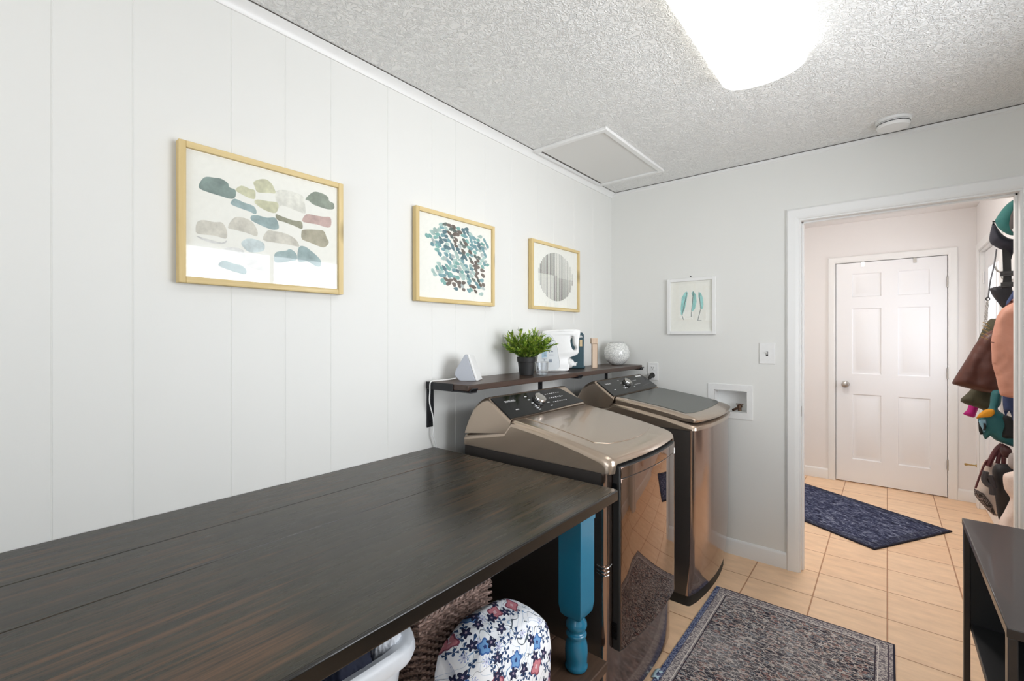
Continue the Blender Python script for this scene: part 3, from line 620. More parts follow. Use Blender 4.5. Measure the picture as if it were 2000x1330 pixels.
# ================================================================ WALL SHELF
ZS = 1.172
t = thing('wall_shelf', 'dark stained wooden wall shelf on black steel brackets above the two machines', 'shelf', (XL, 2.19, 1.15))
bm = nb(); box(bm, XL+0.003, -1.332, 1.333, 3.06, ZS-0.026, ZS); finish(bm, 'board', M['shelfwood'], t, 0.004, seg=3)
for yb in (1.352, 2.197, 3.020):
    bm = nb(); box(bm, XL+0.0005, XL+0.006, yb-0.019, yb+0.019, 0.966, ZS-0.027)
    br = finish(bm, 'bracket', M['blackmetal'], t, 0.001)
    bm = nb(); box(bm, XL+0.006, -1.318, yb-0.019, yb+0.019, ZS-0.0325, ZS-0.0265)
    if yb < 1.5: box(bm, XL+0.002, -1.420, yb-0.0225, yb-0.0195, ZS-0.033, ZS+0.0005)
    prism(bm, [(-1.330, ZS-0.0325), (-1.318, ZS-0.0265), (-1.308, ZS-0.014), (-1.312, ZS-0.012), (-1.330, ZS-0.0265)], 'y', yb-0.019, yb+0.019)
    finish(bm, 'bracket_arm', M['blackmetal'], br, 0.001)
    bm = nb()
    bm.free()
    for zz in (0.99, 1.09):
        bm = nb(); lathe(bm, [(0.005, 0), (0.004, 0.003), (0.001, 0.0035)], (XL+0.006, yb, zz), 12, axis=(1, 0, 0)); finish(bm, 'screw', M['blackmetal'], br)
RV = Vector((0.7716, 0.6361, 0)); FV = Vector((-0.6361, 0.7716, 0)); UP = Vector((0, 0, 1))
# smart display seen from its side: wedge with a rounded fabric body
c0 = Vector((-1.462, 1.462, ZS))
M['fabric'] = simple('light_grey_speaker_fabric', srgb(178, 182, 190), 0.8, nscale=900, nstr=0.25)
t = thing('smart_speaker', 'light grey wedge-shaped smart speaker with white screen edge at the left end of the shelf', 'speaker', c0)
pr = [(-0.046, 0.010), (-0.040, 0.003), (-0.030, 0.0), (0.030, 0.0), (0.033, 0.003), (-0.005, 0.120), (-0.010, 0.121), (-0.016, 0.117), (-0.050, 0.060), (-0.060, 0.038), (-0.058, 0.024)]
bm = nb(); A_ = [bm.verts.new(c0+RV*x+UP*z) for x, z in pr]; B2 = [bm.verts.new(c0+FV*0.085+RV*(x+0.016)+UP*z*0.93) for x, z in pr]
n = len(pr); bm.faces.new(A_); bm.faces.new(B2[::-1])
for k in range(n): bm.faces.new([A_[k], A_[(k+1) % n], B2[(k+1) % n], B2[k]])
finish(bm, 'fabric_body', M['fabric'], t, 0.003, smooth=40, seg=3)
bm = nb(); off = RV*0.003+UP*0.001
q = [c0+RV*0.0345+UP*0.001, c0-RV*0.0045+UP*0.121, c0+FV*0.086+RV*(0.0115)+UP*0.113, c0+FV*0.086+RV*0.0505+UP*0.001]
v1 = [bm.verts.new(p) for p in q]; v2 = [bm.verts.new(p+RV*0.010+UP*0.0) for p in q]
bm.faces.new(v1); bm.faces.new(v2[::-1])
for k in range(4): bm.faces.new([v1[k], v1[(k+1) % 4], v2[(k+1) % 4], v2[k]])
finish(bm, 'screen_bezel', M['plastic'], t, 0.002)
bm = nb(); tube(bm, [(-1.510, 1.435, ZS+0.012), (-1.535, 1.405, ZS+0.006), (-1.550, 1.375, ZS+0.0045), (-1.556, 1.345, ZS+0.0045), (-1.558, 1.3245, ZS-0.002), (-1.559, 1.3225, ZS-0.04), (-1.562, 1.3235, 1.08), (-1.566, 1.345, 1.02), (-1.568, 1.352, 0.97), (-1.570, 1.350, 0.93), (-1.571, 1.362, 0.90), (-1.572, 1.375, 0.84), (-1.574, 1.38, 0.6)], 0.0027, 8)
tag(finish(bm, 'power_cord', M['plastic'], t), 'thin white power cord hanging over the shelf end', None)
# potted plant
pc = Vector((-1.450, 1.878, ZS)); t = thing('potted_plant', 'small bushy green plant in a black plastic pot on the shelf', 'plant', pc)
bm = nb(); lathe(bm, [(0.034, 0), (0.036, 0.002), (0.044, 0.068), (0.0475, 0.070), (0.049, 0.094), (0.0465, 0.095), (0.044, 0.075), (0.040, 0.074)], pc, 36)
finish(bm, 'pot', M['rubber'], t)
bm = nb(); lathe(bm, [(0.0435, 0.076), (0.02, 0.080), (0.002, 0.081)], pc, 24); finish(bm, 'soil', simple('dark_soil', (0.02, 0.014, 0.01), 0.9, nscale=200, nstr=0.6), t)
m, nt, b = new_mat('green_leaf'); v = coords(nt); nn = noise_t(nt, v, 45, 2)
lk(nt, ramp(nt, nn, [(0.3, (0.045, 0.11, 0.010)), (0.5, (0.17, 0.29, 0.025)), (0.68, (0.42, 0.50, 0.08))]), b.inputs['Base Color']); b.inputs['Roughness'].default_value = 0.45
M['leaf'] = m; M['stem'] = simple('green_stem', (0.05, 0.09, 0.02), 0.5)
rnd = random.Random(11); bl = nb(); bs = nb()
def leaf(bm, p, d, L, w):
    d = d.normalized(); s = d.cross(UP)
    if s.length < 0.05: s = Vector((1, 0, 0))
    s.normalize(); s = (Matrix.Rotation(rnd.uniform(-1, 1), 3, d) @ s); n_ = d.cross(s)
    V = [bm.verts.new(p), bm.verts.new(p+d*L*0.35+s*w), bm.verts.new(p+d*L*0.35+n_*w*0.35), bm.verts.new(p+d*L*0.35-s*w), bm.verts.new(p+d*L*0.75+s*w*0.55-UP*L*0.05), bm.verts.new(p+d*L*0.75-s*w*0.55-UP*L*0.05), bm.verts.new(p+d*L-UP*L*0.13)]
    for f in ((0, 1, 2), (0, 2, 3), (1, 4, 2), (2, 5, 3), (4, 6, 2), (2, 6, 5)): bm.faces.new([V[i] for i in f])
for k in range(72):
    a = rnd.uniform(0, 2*PI); r0 = rnd.uniform(0, 0.034); tilt = rnd.uniform(0.05, 1.0)**0.8
    L = rnd.uniform(0.10, 0.170)*(1-0.22*tilt); d = Vector((math.cos(a)*tilt, math.sin(a)*tilt, 1.05)).normalized()
    p0 = pc+Vector((math.cos(a)*r0, math.sin(a)*r0, 0.078)); P = []
    for i in range(5):
        s = i/4; P.append(p0+d*L*s+Vector((math.cos(a), math.sin(a), 0))*0.022*s*s-UP*0.028*tilt*s*s)
    P = [Vector((max(p.x, XL+0.012), p.y, p.z)) for p in P]
    tube(bs, P, lambda s: 0.0014-0.0008*s, 5)
    sm = smooth_path(P, 5)
    for i in range(4, len(sm), 1):
        for _ in range(2 if i > 8 else 1):
            dd = (sm[i]-sm[i-1]).normalized()+Vector((rnd.uniform(-1, 1), rnd.uniform(-1, 1), rnd.uniform(-.2, .9)))*0.75
            q = sm[i]
            if q.x+dd.normalized().x*0.03 < XL+0.004: dd.x = abs(dd.x)
            leaf(bl, q, dd, rnd.uniform(0.024, 0.040), rnd.uniform(0.0030, 0.0046))
    leaf(bl, sm[-1], sm[-1]-sm[-2], 0.034, 0.0035)
finish(bl, 'leaves', M['leaf'], t, smooth=0); finish(bs, 'stems', M['stem'], t)
# clear measuring cup
cc = Vector((-1.405, 1.955, ZS)); M['frost'] = clear('frosted_clear_plastic', (0.90, 0.91, 0.92), 0.25, dens=2.2)
t = thing('measuring_cup', 'small clear plastic measuring cup between the plant and the white jug', 'cup', cc)
bm = nb(); lathe(bm, [(0.005, 0.001), (0.027, 0.001), (0.030, 0.004), (0.035, 0.066), (0.0335, 0.066), (0.029, 0.006), (0.005, 0.003)], cc, 32, cap=False); finish(bm, 'cup_wall', M['frost'], t)
bm = nb(); 
for zz in (0.016, 0.022, 0.066): lathe(bm, [(0.0304+0.005*zz/0.066, zz-0.0012), (0.0318+0.005*zz/0.066, zz), (0.0304+0.005*zz/0.066, zz+0.0012)], cc, 32, cap=False)
finish(bm, 'rim', simple('milky_plastic', (0.7, 0.7, 0.7), 0.3), t)
# white detergent jug with a handle hole, turned to face into the room
def face_matrix(c):   # local x -> RV, local y -> up, local z -> towards the room
    return Matrix(((RV.x, 0, -FV.x, c.x), (RV.y, 0, -FV.y, c.y), (0, 1, 0, c.z), (0, 0, 0, 1)))
jc = Vector((-1.462, 2.205, ZS)); t = thing('detergent_jug', 'large white plastic detergent jug with side handle and pour spout on the shelf', 'jug', jc)
def curve_solid(loops, depth, bev, res=4):
    cu = bpy.data.curves.new('tmp', 'CURVE'); cu.dimensions = '2D'; cu.fill_mode = 'BOTH'; cu.extrude = depth-bev; cu.bevel_depth = bev; cu.bevel_resolution = res; cu.offset = -bev
    for lp in loops:
        sp = cu.splines.new('POLY'); sp.points.add(len(lp)-1); sp.use_cyclic_u = True
        for i, p in enumerate(lp): sp.points[i].co = (p[0], p[1], 0, 1)
    o = bpy.data.objects.new('tmp', cu); COL.objects.link(o); dg = bpy.context.evaluated_depsgraph_get(); dg.update()
    me = bpy.data.meshes.new_from_object(o.evaluated_get(dg)); bpy.data.objects.remove(o); bpy.data.curves.remove(cu)
    bm = nb(); bm.from_mesh(me); bpy.data.meshes.remove(me); bmesh.ops.remove_doubles(bm, verts=bm.verts, dist=1e-5); return bm
outl = [(-0.1046, 0.0018), (-0.1249, 0.0105), (-0.1278, 0.0802), (-0.1249, 0.1615), (-0.1133, 0.2109), (-0.0871, 0.2341), (-0.0349, 0.2399), (0.0523, 0.2429), (0.0988, 0.2429), (0.1162, 0.2341), (0.1162, 0.2109), (0.1104, 0.1848), (0.1075, 0.1383), (0.1075, 0.1092), (0.0958, 0.0947), (0.0726, 0.086), (0.0523, 0.0744), (0.0494, 0.057), (0.0552, 0.0337), (0.0523, 0.0105), (0.0349, 0.0018), (-0.0349, 0.0)]
hole = [(0.061, 0.1993), (0.0726, 0.2022), (0.0784, 0.1906), (0.0813, 0.1557), (0.0929, 0.1383), (0.09, 0.1238), (0.0755, 0.1238), (0.0668, 0.1412), (0.061, 0.1673)]
MJ = face_matrix(jc)
bm = curve_solid([smooth_poly(outl, 4), smooth_poly(hole, 3)[::-1]], 0.034, 0.009); bmesh.ops.transform(bm, matrix=MJ, verts=bm.verts)
# swell the belly, keep the handle side slim
lo = min(v.co.z for v in bm.verts)
for v in bm.verts:
    q = v.co-jc; x = q.dot(RV); d_ = q.dot(FV); k = max(0, min(1, (0.045-x)/0.03)); v.co = v.co+FV*d_*0.30*k
bmesh.ops.translate(bm, verts=bm.verts, vec=(0, 0, ZS+0.0003-lo))
finish(bm, 'jug_body', M['plastic'], t, smooth=50)
sp = jc+RV*0.066-FV*0.004+UP*0.043
bm = nb(); ax = tuple(RV*0.93-UP*0.36)
lathe(bm, [(0.020, -0.028), (0.030, -0.016), (0.027, -0.013), (0.030, -0.009), (0.026, -0.006), (0.028, -0.002), (0.024, 0.001), (0.025, 0.005), (0.021, 0.008), (0.020, 0.012), (0.008, 0.014)], sp, 24, axis=ax)
finish(bm, 'pour_spout', M['plastic'], t)
bm = nb(); lathe(bm, [(0.009, 0), (0.010, 0.012), (0.009, 0.020), (0.004, 0.021)], sp+RV*0.010-UP*0.004, 16, axis=tuple(RV)); abox(sp+RV*0.024+UP*0.006, RV*0.012, FV*0.010, UP*0.0025, bm); finish(bm, 'dispensing_tap', M['plastic'], t, 0.0008)
fz = 0.0455
lab = [(-0.122, 0.0221), (-0.122, 0.1092), (-0.1162, 0.1731), (-0.09, 0.2109), (-0.0552, 0.2109), (-0.0261, 0.1731), (-0.0116, 0.1092), (-0.0087, 0.0163)]
def jplate(bm, loop, z0, z1):
    a = [bm.verts.new(MJ @ Vector((x, y, z0))) for x, y in loop]; b = [bm.verts.new(MJ @ Vector((x, y, z1))) for x, y in loop]; n = len(loop)
    bm.faces.new(a); bm.faces.new(b[::-1])
    for i in range(n): bm.faces.new([a[i], a[(i+1) % n], b[(i+1) % n], b[i]])
sl = smooth_poly(lab, 4)
bm = nb(); jplate(bm, sl, fz-0.003, fz-0.0010)
lb = finish(bm, 'label', simple('label_paper', (0.70, 0.73, 0.75), 0.5), t, smooth=0)
bm = nb(); tube(bm, [MJ @ Vector((x, y, fz-0.001)) for x, y in sl], 0.0016, 6, sm=False); finish(bm, 'arch_rib', M['plastic'], t)
bm = nb(); jplate(bm, [(-0.1046, 0.1296), (-0.0755, 0.1296), (-0.0755, 0.0831), (-0.1046, 0.0802)], fz-0.0010, fz-0.0003); finish(bm, 'label_panel', simple('pale_blue_print', srgb(168, 196, 214), 0.5), lb, smooth=0)
bm = nb()
for q in [[(-0.1162, 0.1354), (-0.0726, 0.1354), (-0.0726, 0.1325), (-0.1162, 0.1325)], [(-0.0697, 0.1586), (-0.0494, 0.1586), (-0.0494, 0.1528), (-0.0697, 0.1528)], [(-0.0639, 0.147), (-0.0465, 0.147), (-0.0465, 0.1412), (-0.0639, 0.1412)], [(-0.0639, 0.1209), (-0.0581, 0.1209), (-0.0581, 0.1092), (-0.0639, 0.1092)], [(-0.0523, 0.118), (-0.0407, 0.118), (-0.0407, 0.1122), (-0.0523, 0.1122)], [(-0.0639, 0.0976), (-0.0378, 0.0976), (-0.0378, 0.0947), (-0.0639, 0.0947)], [(-0.0639, 0.0715), (-0.0465, 0.0715), (-0.0465, 0.0541), (-0.0639, 0.0541)], [(-0.0929, 0.0715), (-0.0842, 0.0715), (-0.0842, 0.0628), (-0.0929, 0.0628)], [(-0.1046, 0.0744), (-0.0755, 0.0744), (-0.0755, 0.0727), (-0.1046, 0.0727)], [(-0.0581, 0.1644), (-0.0465, 0.1644), (-0.0465, 0.1601), (-0.0581, 0.1601)], [(-0.0988, 0.118), (-0.0929, 0.118), (-0.0929, 0.1122), (-0.0988, 0.1122)], [(-0.0929, 0.1034), (-0.0813, 0.1034), (-0.0813, 0.1005), (-0.0929, 0.1005)], [(-0.0929, 0.0947), (-0.0784, 0.0947), (-0.0784, 0.0918), (-0.0929, 0.0918)]]: jplate(bm, q, fz-0.0009, fz-0.0001)
finish(bm, 'label_print', simple('grey_print', srgb(140, 150, 162), 0.5), lb, smooth=0)
# dark teal bottle behind the jug
tc = Vector((-1.500, 2.465, ZS)); t = thing('teal_bottle', 'dark teal bottle with a small gold label half hidden behind the white jug handle', 'bottle', tc)
MT = face_matrix(tc)
tb = [(-0.0556, -0.001), (-0.0588, 0.0721), (-0.0493, 0.1611), (-0.0238, 0.212), (-0.0111, 0.2247), (0.0079, 0.2279), (0.0302, 0.2247), (0.0397, 0.2088), (0.0397, 0.0212), (0.0461, 0.0117), (0.0461, -0.001)]
tb = [(x, max(0.0003, y)) for x, y in tb]
def tplate(bm, loop, z0, z1):
    a = [bm.verts.new(MT @ Vector((x, y, z0))) for x, y in loop]; b = [bm.verts.new(MT @ Vector((x, y, z1))) for x, y in loop]; n = len(loop)
    bm.faces.new(a); bm.faces.new(b[::-1])
    for i in range(n): bm.faces.new([a[i], a[(i+1) % n], b[(i+1) % n], b[i]])
bm = nb(); tplate(bm, tb, -0.025, 0.025); finish(bm, 'bottle_body', simple('dark_teal_plastic', (0.008, 0.050, 0.070), 0.35), t, 0.006, seg=3)
bm = nb(); tplate(bm, [(0.0111, 0.1802), (0.027, 0.1802), (0.027, 0.1389), (0.0111, 0.1389)], 0.0252, 0.026); finish(bm, 'gold_label', simple('dull_gold', (0.55, 0.42, 0.24), 0.4, 0.3), t, smooth=0)
bm = nb(); tplate(bm, [(0.0079, 0.2025), (0.0207, 0.2088), (0.0302, 0.1961), (0.0048, 0.1929)], 0.0252, 0.026); finish(bm, 'cap_mark', M['mark'], t, smooth=0)
# pale wooden block ornament: head over a narrower column
wc = Vector((-1.452, 2.585, ZS)); t = thing('wooden_ornament', 'pale wooden block ornament with a squared head on a narrower post', 'ornament', wc)
bm = nb(); abox(wc+RV*0.004+UP*0.077, RV*0.015, FV*0.022, UP*0.077, bm); finish(bm, 'post', M['lightwood'], t, 0.001)
bm = nb(); abox(wc+UP*0.172+RV*0.002, RV*0.019, FV*0.026, UP*0.0175, bm); finish(bm, 'head', M['lightwood'], t, 0.001)
bm = nb(); abox(wc+RV*0.0205+UP*0.077, RV*0.0012, FV*0.022, UP*0.077, bm); finish(bm, 'side_strip', simple('brown_edge', (0.30, 0.20, 0.13), 0.5), t)
# mosaic glass globe
gc = Vector((-1.470, 2.945, ZS)); t = thing('mosaic_glass_globe', 'round white crackle mosaic glass candle globe at the right end of the shelf', 'candle holder', gc)
m, nt, b = new_mat('crackle_mosaic_glass'); v = coords(nt)
vo = nt.nodes.new('ShaderNodeTexVoronoi'); vo.feature = 'DISTANCE_TO_EDGE'; vo.inputs['Scale'].default_value = 62; lk(nt, v, vo.inputs['Vector'])
v2 = nt.nodes.new('ShaderNodeTexVoronoi'); v2.inputs['Scale'].default_value = 62; lk(nt, v, v2.inputs['Vector'])
lk(nt, mixc(nt, ramp(nt, vo.outputs[0], [(0.0, 0.0), (0.09, 1.0)]), srgb(180, 182, 180), mixc(nt, mth(nt, 'MULTIPLY', v2.outputs[0], 0.6), srgb(240, 240, 236), srgb(205, 207, 205))), b.inputs['Base Color'])
bump(nt, b, vo.outputs[0], 0.5, 0.003); b.inputs['Roughness'].default_value = 0.12; b.inputs['Coat Weight'].default_value = 0.5
bm = nb(); prof = []
for k in range(25):
    th = -1.18+2.16*k/24; prof.append((0.089*math.cos(th), 0.0835+0.089*math.sin(th)*1.0))
z0_ = prof[0][1]; prof = [(r, z-z0_+0.001) for r, z in prof]; prof += [(prof[-1][0]-0.003, prof[-1][1])]; prof = [(0.02, 0.0005)]+prof
lathe(bm, prof, gc, 48, cap=False); finish(bm, 'globe', m, t, smooth=60)
bm = nb(); rz_ = prof[-1]; lathe(bm, [(rz_[0]+0.001, rz_[1]-0.001), (rz_[0]+0.004, rz_[1]+0.002), (rz_[0], rz_[1]+0.004), (rz_[0]-0.004, rz_[1]+0.001)], gc, 48, cap=False); finish(bm, 'rim', M['mark'], t)

# ================================================================ LAUNDRY MACHINES
def rear_profile(): return [(-1.455, 0.944), (-1.449, 0.975), (-1.432, 1.013), (-1.402, 1.062), (-1.376, 1.088), (-1.345, 1.106), (-1.322, 1.113), (-1.310, 1.113), (-1.296, 1.1045), (-1.190, 1.034), (-1.199, 1.015), (-1.221, 0.990)]
def bow(s, x, amt, x0=-0.98, x1=-0.73):
    k = max(0, min(1, (x-x0)/(x1-x0))); return amt*(1-s*s)*k
def loft(y0, y1, prof, r, zlow, amt, cornerx=0.0, front_bottom=None):
    """sweep a side profile (x,z) across the width, rounding the long edges"""
    dd = [0, 0.0015, 0.004, 0.008, 0.013, 0.019, 0.026, 0.036]
    W_ = y1-y0; ys = [(y0+d, d) for d in dd]+[(y0+W_*k/10, 1) for k in range(1, 10)]+[(y1-d, d) for d in dd[::-1]]
    bm = nb(); R = []; fl_ = bm.faces.layers.int.new('flat')
    for y, d in ys:
        drop = 0 if d >= r else r-math.sqrt(max(0, r*r-(r-d)**2)); s = (y-(y0+y1)/2)/(W_/2); row = []
        for x, z in prof:
            zz = max(z-drop, min(z, zlow)) if z > zlow else z
            xx = x
            if x > -0.90: xx = x-drop*min(1, (x+0.90)/0.12)*0.9*(cornerx > 0)
            if front_bottom and x > -0.78 and z < front_bottom+0.004 and d > 0.036-1e-6: zz = max(zz, front_bottom)
            row.append(bm.verts.new((xx+bow(s, x, amt), y, zz)))
        R.append(row)
    for a, b in zip(R, R[1:]):
        for k in range(len(prof)-1): bm.faces.new([a[k], a[k+1], b[k+1], b[k]])
    c1 = bm.faces.new(R[0]); c2 = bm.faces.new(R[-1][::-1]); c1[fl_] = 1; c2[fl_] = 1
    for a, b in zip(R, R[1:]): bm.faces.new([a[0], b[0], b[-1], a[-1]])
    return bm
def top_z(prof, x):
    for a, b in zip(prof, prof[1:]):
        if a[0] <= x <= b[0] and b[0] > a[0]: return a[1]+(b[1]-a[1])*(x-a[0])/(b[0]-a[0])
    return prof[-1][1]
def body_outline(y0, y1, xr, xf, amt, rc=0.022, n=14):
    P = [(xr, y0)]
    for k in range(5): a = k/4*PI/2; P.append((xf-rc+rc*math.sin(a), y0+rc-rc*math.cos(a)))
    for k in range(1, n):
        y = y0+rc+(y1-y0-2*rc)*k/n; s = (y-(y0+y1)/2)/((y1-y0)/2); P.append((xf+amt*(1-s*s), y))
    for k in range(5): a = (1-k/4)*PI/2; P.append((xf-rc+rc*math.sin(a), y1-rc+rc*math.cos(a)))
    P.append((xr, y1)); return P
def front_body(y0, y1, z0, z1, xf, amt, tuck=0.0):
    bm = nb(); lv = []; zs = [z0, z0+0.03, z0+0.08, z0+0.16, z0+0.28, z1] if tuck else [z0, z1]
    for z in zs:
        k = max(0, 1-(z-z0)/0.28)**2*tuck; o = body_outline(y0, y1, -1.452, xf-k, amt); lv.append([bm.verts.new((x, y, z)) for x, y in o])
    n = len(lv[0])
    for a, b in zip(lv, lv[1:]):
        for k in range(n):
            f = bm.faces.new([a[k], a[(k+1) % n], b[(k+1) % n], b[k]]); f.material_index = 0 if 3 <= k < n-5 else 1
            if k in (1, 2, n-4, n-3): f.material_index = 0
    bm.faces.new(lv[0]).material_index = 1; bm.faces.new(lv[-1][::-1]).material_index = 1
    return bm
def on_slope(y, k, off=0.0):
    ax, az, bx_, bz = -1.31, 1.113, -1.19, 1.034; dx, dz = bx_-ax, bz-az; L = math.hypot(dx, dz); nx, nz = -dz/L, dx/L
    return Vector((ax+dx*k+nx*off, y, az+dz*k+nz*off))
def slope_panel(bm, loop, o0, o1):
    a = [bm.verts.new(on_slope(y, k, o0)) for y, k in loop]; b = [bm.verts.new(on_slope(y, k, o1)) for y, k in loop]; n = len(loop)
    bm.faces.new(a); bm.faces.new(b[::-1])
    for i in range(n): bm.faces.new([a[i], a[(i+1) % n], b[(i+1) % n], b[i]])
def slope_matrix(y, k, off):
    ax, az, bx_, bz = -1.31, 1.113, -1.19, 1.034; d = Vector((bx_-ax, 0, bz-az)).normalized(); X_ = Vector((0, 1, 0)); Y_ = -d; Z_ = X_.cross(Y_)
    p = on_slope(y, k, off); return Matrix(((X_.x, Y_.x, Z_.x, p.x), (X_.y, Y_.y, Z_.y, p.y), (X_.z, Y_.z, Z_.z, p.z), (0, 0, 0, 1)))
def marks(bm, lst, off):
    for y, k, w, h in lst:
        q = [(y-w, k-h), (y+w, k-h), (y+w, k+h), (y-w, k+h)]; flat = [on_slope(a, b, off) for a, b in q]; bm.faces.new([bm.verts.new(p) for p in flat])
def knob(t, y, k, r=0.030):
    p = on_slope(y, k, 0.004); ax = on_slope(y, k, 1)-on_slope(y, k, 0)
    bm = nb(); lathe(bm, [(r*1.10, 0), (r*1.06, 0.003), (r*0.98, 0.006)], p, 40, axis=ax); kb = finish(bm, 'control_knob', M['rubber'], t)
    bm = nb(); lathe(bm, [(r*0.97, 0.006), (r, 0.010), (r, 0.020), (r*0.93, 0.024), (r*0.90, 0.024)], p, 40, axis=ax); finish(bm, 'knob_ring', M['chrome'], kb)
    bm = nb(); lathe(bm, [(r*0.90, 0.0242), (r*0.5, 0.0250), (0.001, 0.0252)], p, 40, axis=ax); finish(bm, 'knob_face', M['nickel'], kb)

# ---- dryer
DY0, DY1 = 1.432, 2.040
t = thing('dryer', 'champagne bronze front-loading dryer with a mirrored door, beside the table end', 'dryer', (-1.09, 1.736, 0))
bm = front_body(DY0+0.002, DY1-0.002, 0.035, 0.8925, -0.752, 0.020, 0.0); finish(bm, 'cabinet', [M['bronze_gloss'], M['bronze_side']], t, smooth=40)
bm = nb(); prism(bm, body_outline(DY0+0.012, DY1-0.012, -1.44, -0.770, 0.018), 'z', 0.0, 0.034); finish(bm, 'plinth', M['rubber'], t)
TP = [(-1.455, 0.894), (-1.455, 0.940), (-1.222, 0.986), (-1.187, 1.029), (-1.16, 1.027), (-1.05, 1.012), (-0.95, 0.994), (-0.86, 0.976), (-0.80, 0.963), (-0.770, 0.956), (-0.750, 0.948), (-0.739, 0.936), (-0.736, 0.920), (-0.738, 0.894)]
bm = loft(DY0, DY1, TP, 0.024, 0.905, 0.026, 1, 0.926); finish(bm, 'top_cover', M['bronze'], t, smooth=32)
CP = rear_profile(); bm = loft(DY0+0.002, DY1-0.002, CP, 0.018, 0.95, 0, 0); finish(bm, 'console', M['bronze'], t, smooth=32)
bm = nb(); n1_ = 12; n2_ = 10; yA, yB = DY0+0.085, DY1-0.035; g = []
for i in range(n1_+1):
    row = []
    for j in range(n2_+1):
        v_ = j/n2_; y = yA+(yB-yA)*v_; s = 2*v_-1; xe = -0.835+0.030*(1-s*s)-(0.02 if abs(s) > 0.95 else 0)
        x = -1.178+(xe+1.178)*i/n1_; sb = (y-(DY0+DY1)/2)/((DY1-DY0)/2); row.append((x+bow(sb, x, 0.026), y, top_z(TP, x)+0.0022))
    g.append(row)
def grid_slab(g, th):
    bm = nb(); T = [[bm.verts.new(p) for p in r] for r in g]; Bt = [[bm.verts.new((p[0], p[1], p[2]-th)) for p in r] for r in g]; I, J = len(g), len(g[0])
    for i in range(I-1):
        for j in range(J-1):
            bm.faces.new([T[i][j], T[i+1][j], T[i+1][j+1], T[i][j+1]]); bm.faces.new([Bt[i][j], Bt[i][j+1], Bt[i+1][j+1], Bt[i+1][j]])
    for j in range(J-1):
        bm.faces.new([T[0][j], T[0][j+1], Bt[0][j+1], Bt[0][j]]); bm.faces.new([T[-1][j], Bt[-1][j], Bt[-1][j+1], T[-1][j+1]])
    for i in range(I-1):
        bm.faces.new([T[i][0], Bt[i][0], Bt[i+1][0], T[i+1][0]]); bm.faces.new([T[i][-1], T[i+1][-1], Bt[i+1][-1], Bt[i][-1]])
    return bm
finish(grid_slab(g, 0.0035), 'top_panel', M['bronze'], t, 0.0012, smooth=30)
pl = [(1.4294, 0.0512), (1.4834, 0.0163), (1.8318, -0.0195), (1.928, 0.0194), (1.9603, 0.1267), (1.9773, 0.2935), (2.0388, 0.8946), (2.0132, 0.9211), (1.6553, 1.0342), (1.4304, 1.0542), (1.4118, 1.0031), (1.4142, 0.8498), (1.4023, 0.2096), (1.4075, 0.121)]
pl = [(max(DY0+0.004, min(DY1-0.006, y)), max(0.06, min(0.985, k))) for y, k in pl]
bm = nb(); slope_panel(bm, pl, -0.001, 0.0035); cp = finish(bm, 'control_panel', M['panelblack'], t, 0.0015)
kc = (1.7061, 0.5132)
knob(t, kc[0], kc[1])
mk = [((1.5228, 0.7021), 0.010, 0.02)]
bm = nb(); y_, k_ = mk[0][0]; L_ = [(y_, k_, 0.011, 0.018)]
for i in range(5): L_ += [(kc[0]-0.056+0.002*i, kc[1]-0.28+0.16*i, 0.008, 0.018), (kc[0]+0.056, kc[1]-0.34+0.16*i, 0.009, 0.016)]
for r in range(3):
    for c in range(7): L_.append((kc[0]+0.095+0.018*c, 0.28+0.20*r+0.0*c, 0.0045 if (c+r) % 3 else 0.0065, 0.014+0.012*((c*r) % 2)))
marks(bm, L_, 0.0039); finish(bm, 'panel_marks', M['mark'], cp, smooth=0)
bt = (1.5269, 0.3169)
text_mesh('lettering', 'SAMSUNG', 0.0155, slope_matrix(bt[0], bt[1], 0.0040), M['mark'], cp)
# door
dy0, dy1 = 1.466, 1.985
def arc_plate(y0, y1, xb, xf, amt, z0, z1, n=16, rc=0.006):
    o = [(xb, y0)]+[(xf-rc, y0)]
    mid = (DY0+DY1)/2
    for k in range(n+1):
        y = y0+rc*0+(y1-y0)*k/n; s = (y-mid)/((DY1-DY0)/2); o.append((xf+amt*(1-s*s)-(rc*0.5 if k in (0, n) else 0), y))
    o.append((xb, y1)); bm = nb(); prism(bm, o, 'z', z0, z1); return bm
dr = finish(arc_plate(dy0, dy1, -0.748, -0.724, 0.026, 0.272, 0.918), 'door', M['rubber'], t, 0.003)
finish(arc_plate(dy0+0.006, dy1-0.004, -0.724, -0.7215, 0.026, 0.278, 0.874), 'door_glass', M['doorglass'], dr, 0.001, smooth=50)
finish(arc_plate(dy0+0.006, dy1-0.004, -0.724, -0.7205, 0.026, 0.8775, 0.915), 'handle_strip', M['doorglass'], dr, 0.001, smooth=50)
bm = nb(); box(bm, -0.7150, -0.7105, dy1-0.022, dy1-0.012, 0.868, 0.892); tag(finish(bm, 'sticker', M['plastic'], dr), 'tiny white sticker on the door corner', None)
bm = nb()
bm.free()
for zz in (0.83, 0.34): bm = nb(); box(bm, -0.747, -0.731, dy0-0.0035, dy0-0.0003, zz-0.028, zz+0.028); lathe(bm, [(0.004, 0), (0.004, 0.002)], (-0.739, dy0-0.0035, zz+0.012), 10, axis=(0, -1, 0)); lathe(bm, [(0.004, 0), (0.004, 0.002)], (-0.739, dy0-0.0035, zz-0.012), 10, axis=(0, -1, 0)); finish(bm, 'door_hinge', M['panelblack'], dr)
bm = nb()
